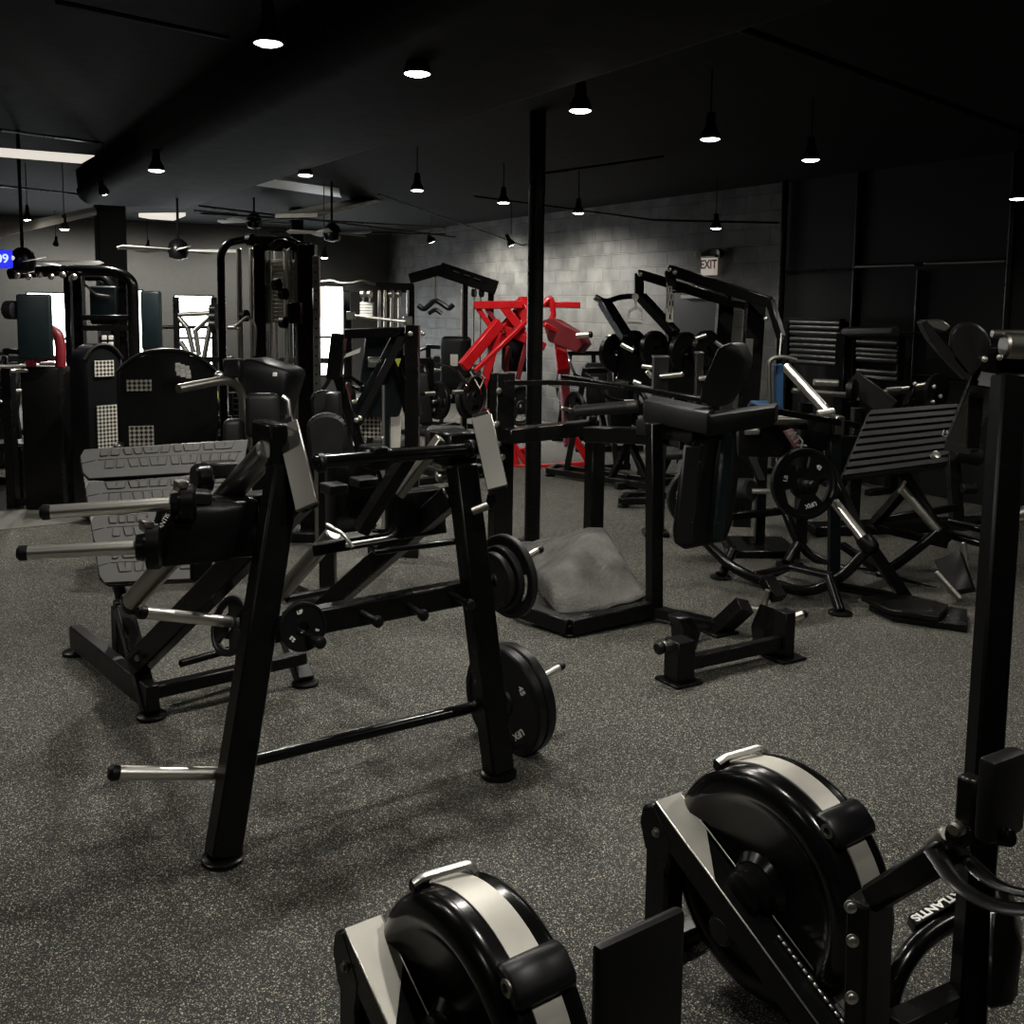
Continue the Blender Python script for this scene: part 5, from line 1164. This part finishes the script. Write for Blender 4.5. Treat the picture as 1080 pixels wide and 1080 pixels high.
station(G(446, 500), .7, 'dark seated station below the lat bar, left of the red machine', seed=4)
station(G(462, 455), -.4, 'farther dark station left of the pulldown shroud', seed=5, col='satin')
station(G(45, 500), .4, 'dark station at far left above the low table', seed=6, col='satin')
station(G(5, 480), -.5, 'dark station cut by the left picture edge', seed=7)
station(G(316, 500), -.2, 'dark station below the window film, right of the cable tower', seed=9, col='satin')
station(G(225, 500), .6, 'dark station hidden between the wide shroud and cable tower', seed=10)
# low floor-level rower frames right of the post
for i, (p, q, D_, lb) in enumerate((((578, 502), (690, 520), 8.3, 'low black base frame on the floor right of the round post'), ((655, 535), (700, 535), 7.6, 'short black floor beam with a bolt, left of the centre upright'))):
    a, b_ = G(*p), G(*q); t = thing('floor_frame', a, lb, 'gym machine')
    MB().beam(a+UP*.06, b_+UP*.06, .08, .06).build('beam', 'black', t); MB().beam(a+UP*.0+V((.1, .3, .06)), b_+V((.1, .3, .06)), .08, .06).build('beam', 'black', t)
    MB().beam(a+V((0, 0, .06)), a+V((.1, .3, .06)), .06, .06).build('end_beam', 'black', t); foot_disc(t, a+V((.02, 0, 0)), .05)
    MB().beam(lerp(a, b_, .6)+UP*.05, lerp(a, b_, .6)+V((.2, .1, .45)), .06, .06).build('post', 'black', t)
    MB().rbox(lerp(a, b_, .6)+V((.25, .1, .48)), V((.22, .05, 0)), V((-.03, .13, 0)), UP*.03, .02, 2).build('pad', 'pad', t)
# grey posts in the clutter behind the long rails
for (px, y0, D_, lb) in ((698, 376, 8.2, 'grey square post between the hanging handles and the head pad'), (739, 372, 8.0, 'thin pale-edged frame post just left of the head pad')):
    a = pol(px, D_); t = thing('rack_post', a, lb, 'rack')
    MB().beam(a, V((a.x, a.y, W(px, y0, D_).z)), .12 if px == 698 else .05, .10).build('post', 'satin', t)
    MB().rbox(a+UP*.02, V((.1, 0, 0)), V((0, .1, 0)), UP*.02, .005).build('base', 'black', t)
    MB().rbox(V((a.x, a.y, W(px, y0, D_).z)), V((.065 if px == 698 else .03, 0, 0)), V((0, .055, 0)), UP*.008, .003).build('cap', 'dullsteel', t)
    MB().tube(V((a.x, a.y-.05, 1.3)), V((a.x+.15, a.y-.2, 1.33)), .02).build('peg', 'chrome', t)
# low table at far left
a, b_ = G(-30, 530), G(22, 529)
t = thing('low_table', b_, 'low black table with square legs at the left picture edge', 'table')
zt = W(22, 470, b_.y).z
MB().prism([W(-40, 468, b_.y), W(30, 468, b_.y), W(47, 466, b_.y+.6), W(40, 463, b_.y+1.1), W(-40, 463, b_.y+1.1)], UP*-.07, .01).build('table_top', 'satin', t)
MB().beam(b_, V((b_.x, b_.y, zt)), .10, .10).build('leg', 'black', t); MB().beam(a, V((a.x, a.y, zt)), .10, .10).build('leg', 'black', t)
b2 = b_+V((.5, 1.0, 0)); MB().beam(b2, V((b2.x, b2.y, zt)), .08, .08).build('leg', 'black', t)
# long bars at far left
for i, (p, q) in enumerate((((0, 387, 9), (57, 385, 9.2)), ((11, 391, 8.8), (86, 391, 9.2)))):
    a, b_ = W(*p), W(*q); t = thing('barbell', a, ('upper' if i == 0 else 'lower')+' of the two long bright bars at far left', 'barbell')
    MB().tube(a, b_, .018).build('shaft', 'chrome', t); MB().lathe(b_, b_-a, [(.02, -.12), (.032, -.11), (.032, 0), (.02, .01)], 12).build('collar', 'steel', t)
a = pol(6, 9.0); t = thing('bar_stand', a, 'black stand carrying the two long bars at far left', 'stand')
MB().beam(a, V((a.x, a.y, W(6, 388, 9).z)), .08, .1).build('post', 'black', t); a2 = pol(78, 9.15); MB().beam(a2, V((a2.x, a2.y, W(78, 392, 9.1).z)), .08, .1).build('post', 'black', t)
MB().beam(a+UP*.05, a2+UP*.05, .06, .06).build('base_beam', 'black', t)
# kettlebells with a yellow handle
for i, (px, py, mt_, lb) in enumerate(((222, 424, 'yellow', 'kettlebell with yellow-green handle between the wide shroud and the bent grip bar'), (222, 444, 'dullsteel', 'grey kettlebell below the yellow-handled one'))):
    c_ = W(px, py, 8.6); t = thing('kettlebell', c_, lb, 'kettlebell')
    MB().ball(c_-UP*.03, .085, 18).build('bell', 'iron', t)
    MB().path([c_+V((-.05, 0, .03)), c_+V((-.05, 0, .10)), c_+V((.05, 0, .10)), c_+V((.05, 0, .03))], .018, 8, fillet=.04).build('handle', mt_, t)
c_ = W(222, 456, 8.6); t = thing('kettlebell_rack', V((c_.x, c_.y, 0)), 'small black rack with kettlebells behind the bent grip bar', 'rack')
for z_ in (W(222, 434, 8.6).z-.03, W(222, 454, 8.6).z-.03): MB().rbox(V((c_.x, c_.y, z_)), V((.22, 0, 0)), V((0, .14, 0)), UP*.012, .004).build('shelf', 'satin', t)
for sx_ in (-.21, .21): MB().rbox(V((c_.x+sx_, c_.y, .55)), V((.02, 0, 0)), V((0, .12, 0)), UP*.55, .004).build('side_frame', 'black', t)
sc = bpy.context.scene
sc.view_settings.view_transform = 'Standard'; sc.view_settings.look = 'None'; sc.view_settings.gamma = 1; sc.view_settings.use_curve_mapping = False
sc.view_settings.exposure = 0.0
sc.cycles.use_denoising = True
sc.cycles.sample_clamp_indirect = 4
for o in list(bpy.data.objects):
    if '_at' in o: del o['_at']
